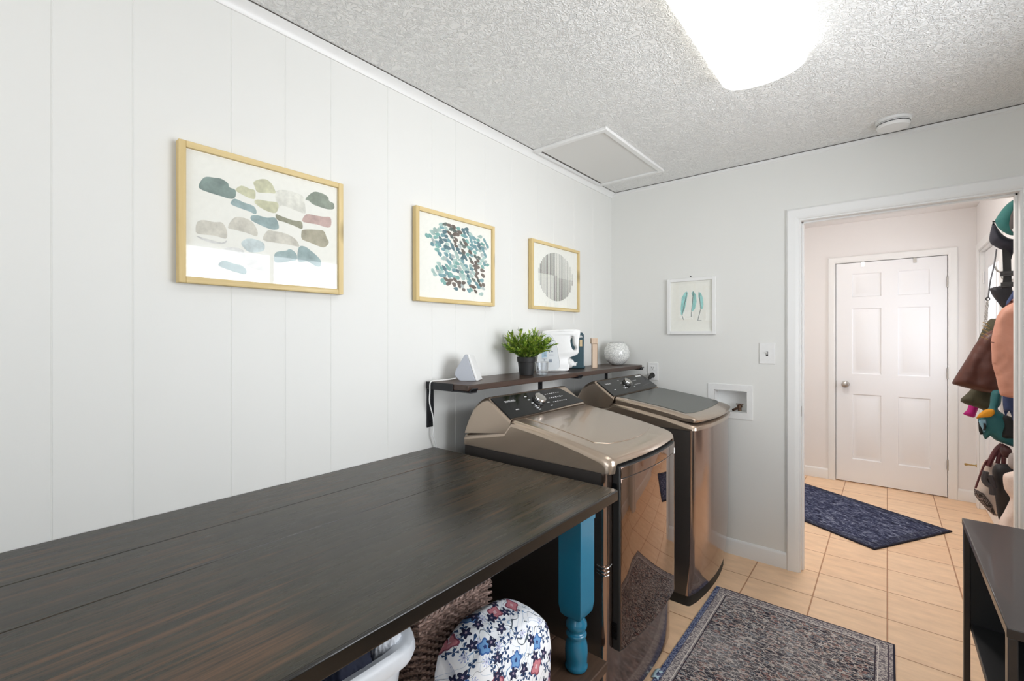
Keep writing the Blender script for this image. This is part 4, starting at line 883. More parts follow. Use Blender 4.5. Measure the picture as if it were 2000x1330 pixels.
for i, zz in enumerate((0.566, 0.552, 0.540)):
    tube(bm, [(-0.790, DY0-0.0015, zz+0.004), (-0.775, DY0-0.0022, zz), (-0.757, DY0-0.001, zz-0.001), (-0.749, DY0+0.010, zz+0.003), (-0.744, DY0+0.020, zz+0.012)][:5 if i == 0 else 4], 0.0020, 8)
tag(finish(bm, 'corner_clip', M['chrome'], t), 'three chrome wire loops on the front corner', None)

# ---- washer
WY0, WY1 = 2.345, 3.000
t = thing('washer', 'champagne bronze top-loading washer with a smoked glass lid, nearest the back wall', 'washing machine', (-1.09, 2.67, 0))
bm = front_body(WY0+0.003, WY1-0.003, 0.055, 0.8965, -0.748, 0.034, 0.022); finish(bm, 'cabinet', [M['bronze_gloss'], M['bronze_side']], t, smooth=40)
bm = nb(); prism(bm, body_outline(WY0+0.012, WY1-0.012, -1.44, -0.772, 0.030), 'z', 0.0, 0.054); finish(bm, 'plinth', M['rubber'], t)
TPW = [(-1.455, 0.898), (-1.455, 0.940), (-1.222, 0.982), (-1.187, 0.998), (-1.05, 0.980), (-0.90, 0.955), (-0.82, 0.938), (-0.77, 0.927), (-0.750, 0.922), (-0.742, 0.915), (-0.740, 0.898)]
bm = loft(WY0, WY1, TPW, 0.020, 0.905, 0.036, 1); finish(bm, 'top_cover', M['bronze'], t, smooth=32)
bm = loft(WY0+0.002, WY1-0.002, rear_profile(), 0.018, 0.95, 0, 0); finish(bm, 'console', M['bronze'], t, smooth=32)
# lid: bronze frame with bowed front, glass inset
LP = [(-1.184, 1.006), (-1.184, 1.030), (-1.10, 1.020), (-0.95, 0.999), (-0.86, 0.984), (-0.80, 0.972), (-0.765, 0.964), (-0.745, 0.956), (-0.738, 0.948), (-0.742, 0.938), (-0.79, 0.940), (-0.90, 0.962)]
bm = loft(WY0+0.010, WY1-0.010, LP, 0.016, 0.955, 0.042, 1)
for v in bm.verts:
    pass
lid = finish(bm, 'lid', M['bronze'], t, smooth=32)
g = []; yA, yB = WY0+0.050, WY1-0.022
for i in range(15):
    row = []
    for j in range(13):
        v_ = j/12; y = yA+(yB-yA)*v_; s = 2*v_-1; xe = -0.802-(0.014 if abs(s) > 0.95 else 0)
        x = -1.178+(xe+1.178)*i/14; sb = (y-(WY0+WY1)/2)/((WY1-WY0)/2); row.append((x+bow(sb, x, 0.042), y, top_z(LP[1:9], x)+0.0022))
    g.append(row)
finish(grid_slab(g, 0.006), 'lid_glass', M['lidglass'], lid, 0.001, smooth=30)
pw = [(2.38, -0.0927), (2.4541, -0.1185), (2.907, -0.0638), (2.964, -0.0002), (2.9755, 0.1725), (2.9865, 0.9445), (2.9393, 1.0151), (2.6063, 1.072), (2.3398, 1.1678), (2.3226, 1.0835), (2.3195, 0.8872), (2.3549, 0.0237)]
pw = [(max(WY0+0.004, min(WY1-0.006, y)), max(0.06, min(0.985, k))) for y, k in pw]
bm = nb(); slope_panel(bm, pw, -0.001, 0.0035); cp = finish(bm, 'control_panel', M['panelblack'], t, 0.0015)
kc = (2.641, 0.4626)
knob(t, kc[0], kc[1], 0.027)
bm = nb(); yb_ = (2.4365, 0.6833)
L_ = [(yb_[0], yb_[1], 0.011, 0.018)]
for i in range(4): L_ += [(kc[0]-0.052, kc[1]-0.26+0.17*i, 0.008, 0.016), (kc[0]+0.052, kc[1]-0.26+0.17*i, 0.009, 0.016)]
for r in range(2):
    for c in range(5): L_.append((kc[0]+0.09+0.018*c, 0.35+0.25*r, 0.005, 0.014))
marks(bm, L_, 0.0039); finish(bm, 'panel_marks', M['mark'], cp, smooth=0)
bt = (2.435, 0.3044)
text_mesh('lettering', 'SAMSUNG', 0.0155, slope_matrix(bt[0], bt[1], 0.0040), M['mark'], cp)
st = [(2.8563, 0.0375), (2.9365, 0.04), (2.9434, 0.1671), (2.8631, 0.1622)]
bm = nb(); bm.faces.new([bm.verts.new(on_slope(min(y, WY1-0.01), max(0.09, k), 0.0042)) for y, k in st]); tag(finish(bm, 'sticker', M['plastic'], cp, smooth=0), 'small white sticker on the far corner of the panel', None)

# ================================================================ WORK TABLE
TZ = 0.872
t = thing('work_table', 'long dark-stained plank table with a turned teal leg, in front of the left wall', 'table', (-1.14, 0.45, 0))
tx0, tx1, ty0, ty1 = XL+0.004, -0.684, -0.42, 1.372
seams = [-1.374, -1.160]
bm = nb(); xs = [tx0]+seams+[tx1]; pf = []
TH = 0.034
top = []
for i in range(len(xs)-1):
    a, b_ = xs[i], xs[i+1]; c = 0.0026
    top += [(a+(c if i else 0.003), TZ), (b_-(c if i < len(xs)-2 else 0.003), TZ)]
    if i < len(xs)-2: top.append((b_, TZ-0.005))
top += [(tx1, TZ-0.003), (tx1, TZ-TH), (tx0, TZ-TH), (tx0, TZ-0.002)]
prism(bm, top, 'y', ty0, ty1)
finish(bm, 'tabletop', M['darkwood'], t, smooth=20)
bm = nb(); box(bm, tx1-0.006, tx1+0.0045, ty0, ty1, TZ-TH-0.0008, TZ-0.0003); tag(finish(bm, 'front_edge', M['edgewood'], t, 0.0042, seg=4), 'black painted front edge with worn paint', None)
def table_leg(x0, y0, w=0.086):
    bm = nb(); cx, cy_ = x0+w/2, y0+w/2; h = w/2
    zs = [(TZ-TH-0.0005, h), (0.500, h), (0.470, h*0.90), (0.455, h*0.62)]
    R = []
    for z, r in zs:
        R.append([bm.verts.new((cx+sx*r, cy_+sy*r, z)) for sx, sy in ((-1, -1), (1, -1), (1, 1), (-1, 1))])
    for a, b in zip(R, R[1:]):
        for k in range(4): bm.faces.new([a[k], a[(k+1) % 4], b[(k+1) % 4], b[k]])
    bm.faces.new(R[0]); bm.faces.new(R[-1][::-1])
    lathe(bm, [(0.025, 0.456), (0.027, 0.448), (0.033, 0.440), (0.0355, 0.430), (0.034, 0.421), (0.028, 0.414), (0.026, 0.409), (0.0275, 0.405), (0.033, 0.402), (0.034, 0.397), (0.0315, 0.391), (0.030, 0.386), (0.032, 0.380), (0.036, 0.365), (0.0375, 0.345), (0.0365, 0.325), (0.034, 0.305), (0.036, 0.301), (0.0375, 0.295), (0.036, 0.288), (0.034, 0.286)], (cx, cy_, 0), 40)
    lathe(bm, [(0.034, 0.252), (0.036, 0.245), (0.030, 0.235), (0.036, 0.21), (0.034, 0.15), (0.026, 0.09), (0.023, 0.05), (0.030, 0.035), (0.030, 0.0)], (cx, cy_, 0), 40)
    lathe(bm, [(0.024, 0.25), (0.024, 0.288)], (cx, cy_, 0), 16)
    return finish(bm, 'leg', M['teal'], t, 0.002, smooth=40)
for lx_, ly_ in ((-0.8335, 1.250), (-1.53, 1.250), (-0.8335, -0.36), (-1.53, -0.36)): table_leg(lx_, ly_)
bm = nb(); box(bm, -1.50, -0.755, 1.3375, 1.3575, 0.765, 0.837); finish(bm, 'end_rail', M['teal'], t, 0.002)
bm = nb(); SZ = 0.284
for i in range(4):
    a = -1.56+i*0.21; box(bm, a, a+0.207, -0.38, 1.385, SZ-0.032, SZ-0.0005)
finish(bm, 'lower_shelf', M['lowerwood'], t, 0.003)

# wicker basket on the lower shelf
m, nt, b = new_mat('woven_seagrass'); v = coords(nt)
wv = nt.nodes.new('ShaderNodeTexNoise'); lk(nt, coords(nt, 'Object', (1, 1, 3.2)), wv.inputs['Vector']); wv.inputs['Scale'].default_value = 60; wv.inputs['Detail'].default_value = 3
lk(nt, ramp(nt, wv.outputs[0], [(0.3, (0.05, 0.032, 0.026)), (0.55, (0.30, 0.20, 0.165)), (0.75, (0.66, 0.48, 0.41))]), b.inputs['Base Color']); b.inputs['Roughness'].default_value = 0.7
bump(nt, b, wv.outputs[0], 0.5, 0.003); M['wicker'] = m
bx0, bx1, by0, by1, bz1 = -1.30, -0.955, 0.775, 1.045, 0.630
t = thing('wicker_basket', 'brown woven wicker basket on the lower shelf behind the floral bundle', 'basket', (-1.13, 0.91, SZ))
bm = nb(); rnd = random.Random(4)
def weave(bm, z0, z1, rows, rr=0.0065):
    per = [(bx0, by0), (bx1, by0), (bx1, by1), (bx0, by1)]
    for r in range(rows):
        z = z0+(z1-z0)*r/(rows-1); pts = []
        L = resample(per, 0.014)
        for i, p in enumerate(L):
            ph = (i+r) % 2; o = 0.005*(1 if ph else -1)
            nx = 1 if abs(p[0]-bx1) < 1e-4 else (-1 if abs(p[0]-bx0) < 1e-4 else 0); ny = 1 if abs(p[1]-by1) < 1e-4 else (-1 if abs(p[1]-by0) < 1e-4 else 0)
            pts.append((p[0]+nx*o, p[1]+ny*o, z+rnd.uniform(-.0015, .0015)+0.002*(1 if ph else -1)))
        pts.append(pts[0]); tube(bm, pts, rr, 6, sm=False)
weave(bm, SZ+0.008, bz1-0.022, 34, 0.0052)
finish(bm, 'basket_wall', M['wicker'], t)
bm = nb()
for k in range(3):
    per = [(bx0, by0), (bx1, by0), (bx1, by1), (bx0, by1)]; pts = []
    for i, p in enumerate(resample(per, 0.008)):
        a = i*0.9+k*2.09
        nx = 1 if abs(p[0]-bx1) < 1e-4 else (-1 if abs(p[0]-bx0) < 1e-4 else 0); ny = 1 if abs(p[1]-by1) < 1e-4 else (-1 if abs(p[1]-by0) < 1e-4 else 0)
        pts.append((p[0]+nx*0.006*math.cos(a), p[1]+ny*0.006*math.cos(a), bz1-0.012+0.008*math.sin(a)))
    pts.append(pts[0]); tube(bm, pts, 0.006, 6, sm=False)
finish(bm, 'braided_rim', M['wicker'], t)
bm = nb(); box(bm, bx0+0.004, bx1-0.004, by0+0.004, by1-0.004, SZ+0.001, SZ+0.012); finish(bm, 'basket_base', M['wicker'], t)

# floral bundle (quilt rolled up)
def flower_layer(nt, uv, scale, petals, rad, depth, seed, jitter=0.6):
    """mask of petalled flowers scattered by a 2-D voronoi"""
    mp = nt.nodes.new('ShaderNodeMapping'); lk(nt, uv, mp.inputs[0]); mp.inputs['Location'].default_value = (seed, seed*1.7, 0); mp.inputs['Scale'].default_value = (scale, scale, 0)
    vo = nt.nodes.new('ShaderNodeTexVoronoi'); vo.voronoi_dimensions = '2D'; vo.inputs['Scale'].default_value = 1; vo.inputs['Randomness'].default_value = jitter; lk(nt, mp.outputs[0], vo.inputs['Vector'])
    sub = nt.nodes.new('ShaderNodeVectorMath'); sub.operation = 'SUBTRACT'; lk(nt, mp.outputs[0], sub.inputs[0]); lk(nt, vo.outputs['Position'], sub.inputs[1])
    sx = nt.nodes.new('ShaderNodeSeparateXYZ'); lk(nt, sub.outputs[0], sx.inputs[0])
    sc_ = nt.nodes.new('ShaderNodeSeparateColor'); lk(nt, vo.outputs['Color'], sc_.inputs[0])
    th = mth(nt, 'ARCTAN2', sx.outputs[1], sx.outputs[0])
    r = mth(nt, 'SQRT', mth(nt, 'ADD', mth(nt, 'MULTIPLY', sx.outputs[0], sx.outputs[0]), mth(nt, 'MULTIPLY', sx.outputs[1], sx.outputs[1])))
    lim = mth(nt, 'MULTIPLY', mth(nt, 'ADD', mth(nt, 'MULTIPLY', mth(nt, 'COSINE', mth(nt, 'MULTIPLY_ADD', th, float(petals), mth(nt, 'MULTIPLY', sc_.outputs[1], 6.28))), depth), 1-depth), rad)
    q = mth(nt, 'DIVIDE', r, lim)
    return q, sc_.outputs[0], r
m, nt, b = new_mat('floral_quilt_cotton')
uv = coords(nt, 'UV')
ns = nt.nodes.new('ShaderNodeTexNoise'); lk(nt, uv, ns.inputs['Vector']); ns.inputs['Scale'].default_value = 9; ns.inputs['Detail'].default_value = 1; ns.inputs['Distortion'].default_value = 0.6
def line(scale, w, col, base, seed):
    n_ = nt.nodes.new('ShaderNodeTexNoise'); mp = nt.nodes.new('ShaderNodeMapping'); lk(nt, uv, mp.inputs[0]); mp.inputs['Location'].default_value = (seed, seed, 0); lk(nt, mp.outputs[0], n_.inputs['Vector'])
    n_.inputs['Scale'].default_value = scale; n_.inputs['Detail'].default_value = 0.5; n_.inputs['Distortion'].default_value = 1.2
    k = mth(nt, 'LESS_THAN', mth(nt, 'ABSOLUTE', mth(nt, 'SUBTRACT', n_.outputs[0], 0.5)), w); return mixc(nt, k, base, col)
col = mixc(nt, 0.0, (0.92, 0.94, 0.98), (0.92, 0.94, 0.98))
col = line(20, 0.007, srgb(110, 150, 190), col, 3.1)
col = line(16, 0.006, srgb(70, 84, 96), col, 8.2)
def add(col, scale, pet, rad, dep, seed, c_in, c_out, keep, hole=None, ring=True):
    q, rnd_, r = flower_layer(nt, uv, scale, pet, rad, dep, seed)
    k = mth(nt, 'MULTIPLY', mth(nt, 'LESS_THAN', q, 1.0), mth(nt, 'LESS_THAN', rnd_, keep))
    inner = mixc(nt, mth(nt, 'GREATER_THAN', q, 0.78), c_in, c_out)
    if hole: inner = mixc(nt, mth(nt, 'LESS_THAN', q, 0.25), inner, hole)
    return mixc(nt, k, col, inner)
col = add(col, 44, 2, 0.40, 0.55, 5.0, srgb(40, 70, 112), srgb(40, 70, 112), 0.36)
col = add(col, 25, 8, 0.30, 0.40, 2.0, srgb(214, 216, 236), srgb(140, 156, 208), 0.35, srgb(90, 100, 160))
col = add(col, 15, 4, 0.34, 0.16, 7.0, srgb(206, 130, 140), srgb(140, 70, 90), 0.40, srgb(228, 190, 196))
col = add(col, 13, 5, 0.28, 0.14, 11.0, srgb(112, 160, 210), srgb(58, 100, 168), 0.45, srgb(40, 60, 120))
col = add(col, 25, 5, 0.38, 0.24, 4.4, srgb(28, 34, 72), srgb(20, 24, 58), 0.44, srgb(170, 150, 170))
lk(nt, col, b.inputs['Base Color']); b.inputs['Roughness'].default_value = 0.8; bump(nt, b, noise_t(nt, coords(nt), 60, 3), 0.25, 0.003); M['floral'] = m
bc = Vector((-0.812, 0.908, 0.480)); bm = nb()
bmesh.ops.create_uvsphere(bm, u_segments=110, v_segments=80, radius=1.0)
uvl = bm.loops.layers.uv.new('uv')
for v in bm.verts:
    d = v.co.normalized(); x, y, z = d
    # fold creases: a deep valley running down the left third, smaller tucks around it
    rad = Vector((0.114, 0.182, 0.176))
    if z < 0: rad.z = 0.1825
    p = Vector((math.copysign(abs(x)**0.72, x)*rad.x, math.copysign(abs(y)**0.72, y)*rad.y, math.copysign(abs(z)**0.78, z)*rad.z))
    f = 1+0.05*noise.noise(d*2.0)+0.022*noise.noise(d*5.0)
    a_ = d.dot(RV); fr = max(0, min(1, 0.5-d.dot(FV)*1.2))
    # valley between the folded flap on the left and the main roll
    l0 = Vector((-0.66, 0.62)); l1 = Vector((0.10, -0.55)); dl = (l1-l0).normalized(); nq = Vector((-dl.y, dl.x)); q_ = Vector((a_, z))-l0; dist = q_.dot(nq)+0.05*noise.noise(d*4); al = q_.dot(dl)
    win = max(0, min(1, (al+0.15)*4))
    f -= 0.40*math.exp(-(dist/0.065)**2)*fr*win
    f -= 0.12*fr*win*max(0, min(1, 0.5-dist*8))
    q2 = (Vector((a_, z))-Vector((0.15, -0.2))).dot(Vector((0.8, 0.6))); f -= 0.05*math.exp(-(q2/0.05)**2)*fr*max(0, min(1, (0.2-z)*3))
    v.co = p*f
for f in bm.faces:
    for l in f.loops:
        c = l.vert.co; l[uvl].uv = (c.y*0.95+c.x*0.3, c.z*0.9-c.x*0.75)
bmesh.ops.translate(bm, verts=bm.verts, vec=bc)
lo = min(v.co.z for v in bm.verts); 
for v in bm.verts: v.co.z = max(v.co.z, lo)
bmesh.ops.translate(bm, verts=bm.verts, vec=(0, 0, SZ-lo+0.0003))
o = finish(bm, 'floral_quilt', M['floral'], None, smooth=180); tag(o, 'bundled white quilt printed with navy, blue and pink flowers on the lower shelf', 'quilt')

# laundry basket with clothes
M['hamper'] = simple('white_hamper_plastic', (0.82, 0.86, 0.91), 0.35)
lx0, lx1, ly0, ly1, lz = -1.36, -0.875, 0.09, 0.735, 0.640
t = thing('laundry_basket', 'white plastic laundry basket full of clothes on the lower shelf, nearest the camera', 'laundry basket', (-1.12, 0.41, SZ))
def rrect(x0, x1, y0, y1, r, n=6):
    P = []
    for cx, cy_, a0 in ((x1-r, y1-r, 0), (x0+r, y1-r, PI/2), (x0+r, y0+r, PI), (x1-r, y0+r, 1.5*PI)):
        for k in range(n+1): a = a0+PI/2*k/n; P.append((cx+r*math.cos(a), cy_+r*math.sin(a)))
    return P
bm = nb(); R = []
for ins, z in ((0.055, SZ+0.001), (0.045, SZ+0.02), (0.022, lz-0.07), (0.020, lz-0.045), (0.0, lz-0.043), (-0.004, lz-0.030), (0.000, lz-0.008), (0.010, lz), (0.028, lz-0.004), (0.032, lz-0.015), (0.034, lz-0.07), (0.060, SZ+0.02), (0.064, SZ+0.006)):
    R.append([bm.verts.new((x, y, z)) for x, y in rrect(lx0+ins, lx1-ins, ly0+ins, ly1-ins, 0.085)])
for a, b in zip(R, R[1:]):
    n = len(a)
    for k in range(n): bm.faces.new([a[k], a[(k+1) % n], b[(k+1) % n], b[k]])
bm.faces.new(R[0]); bm.faces.new(R[-1][::-1]); finish(bm, 'basket_body', M['hamper'], t, smooth=45)
def heap(name, m_, c, r, seed, label, cat, grp=None, amp=0.22):
    bm = nb(); bmesh.ops.create_icosphere(bm, subdivisions=5, radius=1.0); c = Vector(c)
    for v in bm.verts:
        d = v.co.normalized(); rr = 1+amp*noise.noise(d*1.8+Vector((seed, 0, 0)))+amp*0.6*abs(noise.noise(Vector((d.x*5+seed, d.y*5, d.z*2))))+amp*0.25*noise.noise(d*11+Vector((seed, 3, 0)))
        v.co = Vector((c.x+d.x*r[0]*rr, c.y+d.y*r[1]*rr, c.z+d.z*r[2]*rr))
    return tag(finish(bm, name, m_, None, smooth=180), label, cat, grp)
heap('garment', simple('white_cotton', (0.78, 0.81, 0.86), 0.8, nscale=120, nstr=0.2), (-0.960, 0.665, 0.615), (0.050, 0.040, 0.055), 2, 'white garment at the far end of the laundry basket', 'clothing', amp=0.28)
heap('garment', simple('navy_cotton', (0.010, 0.014, 0.035), 0.8, nscale=120, nstr=0.2), (-0.955, 0.560, 0.618), (0.056, 0.060, 0.070), 5, 'dark navy garment draped in the middle of the laundry basket', 'clothing')
heap('garment', simple('grey_cotton', (0.24, 0.24, 0.27), 0.8, nscale=120, nstr=0.2), (-1.10, 0.55, 0.60), (0.075, 0.12, 0.070), 9, 'grey garment behind the white one in the laundry basket', 'clothing')
heap('garment', simple('pale_blue_cotton', (0.62, 0.70, 0.80), 0.8, nscale=120, nstr=0.2), (-0.965, 0.420, 0.610), (0.055, 0.068, 0.060), 12, 'pale blue garment at the near end of the laundry basket', 'clothing')
# ================================================================ RUGS
def persian(name, x0, x1, y0, y1):
    m, nt, b = new_mat(name); v = coords(nt, 'Object')
    sp = nt.nodes.new('ShaderNodeSeparateXYZ'); lk(nt, v, sp.inputs[0]); x, y = sp.outputs[0], sp.outputs[1]
    mp = coords(nt, 'Object', (1.0, 1.9, 1))
    dn = nt.nodes.new('ShaderNodeTexNoise'); lk(nt, v, dn.inputs['Vector']); dn.inputs['Scale'].default_value = 55
    add_ = nt.nodes.new('ShaderNodeVectorMath'); add_.operation = 'MULTIPLY_ADD'; lk(nt, dn.outputs[1], add_.inputs[0]); add_.inputs[1].default_value = (0.040, 0.030, 0); lk(nt, mp, add_.inputs[2])
    e = nt.nodes.new('ShaderNodeTexVoronoi'); e.feature = 'DISTANCE_TO_EDGE'; e.inputs['Scale'].default_value = 31; lk(nt, add_.outputs[0], e.inputs['Vector'])
    c2 = nt.nodes.new('ShaderNodeTexVoronoi'); c2.inputs['Scale'].default_value = 62; lk(nt, add_.outputs[0], c2.inputs['Vector'])
    sc_ = nt.nodes.new('ShaderNodeSeparateColor'); lk(nt, c2.outputs[1], sc_.inputs[0])
    cell = ramp(nt, sc_.outputs[0], [(0.0, srgb(52, 50, 62)), (0.42, srgb(78, 74, 84)), (0.58, srgb(150, 108, 102)), (0.72, srgb(176, 150, 138)), (0.86, srgb(120, 128, 138))], 'CONSTANT')
    e2 = nt.nodes.new('ShaderNodeTexVoronoi'); e2.feature = 'DISTANCE_TO_EDGE'; e2.inputs['Scale'].default_value = 62; lk(nt, add_.outputs[0], e2.inputs['Vector'])
    inner = mixc(nt, ramp(nt, e2.outputs[0], [(0.04, 0.0), (0.10, 1.0)]), srgb(48, 44, 52), cell)
    web = ramp(nt, e.outputs[0], [(0.03, 1.0), (0.06, 0.0)])
    cream = srgb(204, 196, 190)
    field = mixc(nt, web, inner, cream)
    st = ramp(nt, noise_t(nt, coords(nt, 'Object', (1, 2.4, 1)), 75, 3, 0.6, 2.0), [(0.56, 0.0), (0.62, 0.75)]); field = mixc(nt, st, field, srgb(200, 190, 186)); fade = ramp(nt, noise_t(nt, v, 4, 3), [(0.40, 0.0), (0.72, 0.3)]); field = mixc(nt, fade, field, srgb(206, 200, 198))
    # borders by distance to the rug's edge
    dx0 = mth(nt, 'SUBTRACT', x, -(x1-x0)/2); dx1 = mth(nt, 'SUBTRACT', (x1-x0)/2, x); dy1 = mth(nt, 'SUBTRACT', (y1-y0)/2, y); dy0 = mth(nt, 'SUBTRACT', y, -(y1-y0)/2)
    dmin = mth(nt, 'MINIMUM', mth(nt, 'MINIMUM', dx0, dx1), mth(nt, 'MINIMUM', dy0, dy1))
    motif = ramp(nt, e2.outputs[0], [(0.10, 0.0), (0.16, 1.0)])
    bcol = mixc(nt, motif, srgb(120, 112, 118), srgb(205, 196, 190))
    k1 = mth(nt, 'LESS_THAN', dmin, 0.062); col = mixc(nt, k1, field, bcol)
    for a, w, cc in ((0.066, 0.0022, srgb(70, 62, 72)), (0.056, 0.0018, srgb(226, 218, 210)), (0.022, 0.002, srgb(90, 80, 90))):
        col = mixc(nt, mth(nt, 'LESS_THAN', mth(nt, 'ABSOLUTE', mth(nt, 'SUBTRACT', dmin, a)), w), col, cc)
    col = mixc(nt, mth(nt, 'LESS_THAN', dmin, 0.007), col, srgb(52, 50, 62))
    blue = mixc(nt, motif, srgb(62, 70, 104), srgb(140, 148, 172))
    col = mixc(nt, mth(nt, 'LESS_THAN', dx0, 0.022), col, blue)
    lk(nt, col, b.inputs['Base Color']); b.inputs['Roughness'].default_value = 0.95; b.inputs['Specular IOR Level'].default_value = 0.1
    bump(nt, b, noise_t(nt, v, 700, 2), 0.4, 0.002); return m
rx0, rx1, ry0, ry1 = -0.722, 0.026, 1.30, 2.640
bm = nb(); cx, cy_ = (rx0+rx1)/2, (ry0+ry1)/2; N1, N2 = 40, 64; g = []
for i in range(N1+1):
    for j in range(N2+1):
        pass
g = [[(rx0+(rx1-rx0)*i/N1+0.0015*noise.noise(Vector((j*.4, i*.1, 2)))*(i in (0, N1)), ry0+(ry1-ry0)*j/N2+0.003*noise.noise(Vector((i*.35, 1, 2)))*(j == N2), 0.007+0.0012*noise.noise(Vector((i*.15, j*.12, 0)))) for j in range(N2+1)] for i in range(N1+1)]
T = [[bm.verts.new(p) for p in r] for r in g]; Bt = [[bm.verts.new((p[0], p[1], 0.0006)) for p in r] for r in g]
for i in range(N1):
    for j in range(N2): bm.faces.new([T[i][j], T[i+1][j], T[i+1][j+1], T[i][j+1]])
for j in range(N2):
    bm.faces.new([T[0][j], T[0][j+1], Bt[0][j+1], Bt[0][j]]); bm.faces.new([T[N1][j+1], T[N1][j], Bt[N1][j], Bt[N1][j+1]])
for i in range(N1):
    bm.faces.new([T[i+1][0], T[i][0], Bt[i][0], Bt[i+1][0]]); bm.faces.new([T[i][N2], T[i+1][N2], Bt[i+1][N2], Bt[i][N2]])
bm.faces.new([Bt[0][0], Bt[0][N2], Bt[N1][N2], Bt[N1][0]])
bmesh.ops.translate(bm, verts=bm.verts, vec=(-cx, -cy_, 0))
o = finish(bm, 'patterned_rug', persian('faded_persian_pile', rx0, rx1, ry0, ry1), None, smooth=50); o.location = (cx, cy_, 0)
tag(o, 'faded persian style rug in cream, navy and rust on the tiles before the machines', 'rug')
# entry mat
m, nt, b = new_mat('navy_abstract_pile'); v = coords(nt, 'Object', (1, 2.2, 1)); n_ = noise_t(nt, v, 16, 7, 0.72, 1.6)
sp = nt.nodes.new('ShaderNodeSeparateXYZ'); lk(nt, coords(nt), sp.inputs[0])
c = ramp(nt, n_, [(0.40, srgb(30, 34, 54)), (0.49, srgb(52, 58, 86)), (0.56, srgb(96, 102, 126)), (0.66, srgb(160, 166, 180))])
L2, W2 = 0.66, 0.405
dm = mth(nt, 'MINIMUM', mth(nt, 'SUBTRACT', L2, mth(nt, 'ABSOLUTE', sp.outputs[0])), mth(nt, 'SUBTRACT', W2, mth(nt, 'ABSOLUTE', sp.outputs[1])))
c = mixc(nt, mth(nt, 'MULTIPLY', mth(nt, 'LESS_THAN', dm, 0.075), 0.45), c, srgb(34, 36, 50)); c = mixc(nt, mth(nt, 'LESS_THAN', dm, 0.012), c, srgb(40, 38, 46))
lk(nt, c, b.inputs['Base Color']); b.inputs['Roughness'].default_value = 0.9; b.inputs['Specular IOR Level'].default_value = 0.15
bm = nb(); box(bm, -L2, L2, -W2, W2, 0.0006, 0.009); o = finish(bm, 'entry_mat', m, None, 0.002)
u = Vector((-0.858, 0.514, 0)); vv = Vector((0.514, 0.858, 0)); o.location = Vector((-0.063, 3.734, 0))+u*L2+vv*W2; o.rotation_euler = (0, 0, math.atan2(u.y, u.x)+PI)
tag(o, 'dark navy abstract mat lying askew on the tiles through the doorway', 'mat')
# dryer sheet
bm = nb(); rnd = random.Random(3); g = [[bm.verts.new((-0.735+0.011*i+0.004*noise.noise(Vector((i, j, 0))), 1.770+0.012*j, 0.004+0.016*abs(noise.noise(Vector((i*.7, j*.8, 4)))))) for j in range(6)] for i in range(4)]
for i in range(3):
    for j in range(5): bm.faces.new([g[i][j], g[i+1][j], g[i+1][j+1], g[i][j+1]])
o = finish(bm, 'dryer_sheet', simple('pale_aqua_tissue', (0.55, 0.72, 0.78), 0.7), None, smooth=60); md = o.modifiers.new('thick', 'SOLIDIFY'); md.thickness = 0.001
tag(o, 'crumpled pale aqua dryer sheet on the floor beside the rug', 'dryer sheet')

# ================================================================ BLACK CONSOLE TABLE
t = thing('console_table', 'black console table with open shelf in the right foreground', 'console table', (0.45, 1.82, 0))
cx0, cx1, cy0, cy1, cz = 0.198, 0.735, 1.430, 2.195, 0.750
M['blackbrown'] = simple('black_brown_laminate', (0.022, 0.018, 0.017), 0.34, coat=0.15)
bm = nb(); box(bm, cx0, cx1, cy0, cy1, cz-0.022, cz); finish(bm, 'top', M['blackbrown'], t, 0.002)
for (a, c) in ((cx0+0.002, cy1-0.034), (cx1-0.034, cy1-0.034), (cx0+0.002, cy0+0.004), (cx1-0.034, cy0+0.004)):
    bm = nb(); box(bm, a, a+0.016, c, c+0.030, 0, cz-0.0222); finish(bm, 'leg', M['blackbrown'], t, 0.002)
bm = nb(); box(bm, cx0+0.0185, cx1-0.034, cy1-0.028, cy1-0.012, 0.40, cz-0.0222); finish(bm, 'end_panel', M['black'], t)
bm = nb(); box(bm, cx1-0.030, cx1-0.018, cy0+0.034, cy1-0.034, 0.40, cz-0.0222); finish(bm, 'back_panel', M['black'], t)
bm = nb(); box(bm, cx0+0.0185, cx1-0.034, cy0+0.006, cy1-0.006, 0.385, 0.405); finish(bm, 'shelf', M['black'], t, 0.002)
# dark green tote beside the console
m_g = simple('dark_green_canvas', (0.035, 0.055, 0.040), 0.7, nscale=200, nstr=0.3)
t = thing('storage_tote', 'dark green fabric tote standing at the near end of the console table', 'tote', (0.55, 1.28, 0))
bm = nb(); R = []
for k, (z, s) in enumerate(((0.001, 0.82), (0.25, 0.92), (0.52, 1.0), (0.53, 0.99))):
    R.append([bm.verts.new((0.535+x*s, 1.275+y*s, z)) for x, y in rrect(-0.17, 0.17, -0.125, 0.125, 0.03, 4)])
for a, b in zip(R, R[1:]):
    n = len(a)
    for k in range(n): bm.faces.new([a[k], a[(k+1) % n], b[(k+1) % n], b[k]])
bm.faces.new(R[0]); bm.faces.new(R[-1][::-1]); finish(bm, 'tote_body', m_g, t, smooth=50)
bm = nb(); tube(bm, [(0.45, 1.150, 0.50), (0.46, 1.146, 0.57), (0.53, 1.146, 0.60), (0.60, 1.146, 0.57), (0.61, 1.150, 0.50)], 0.007, 8); finish(bm, 'handle', M['rubber'], t)

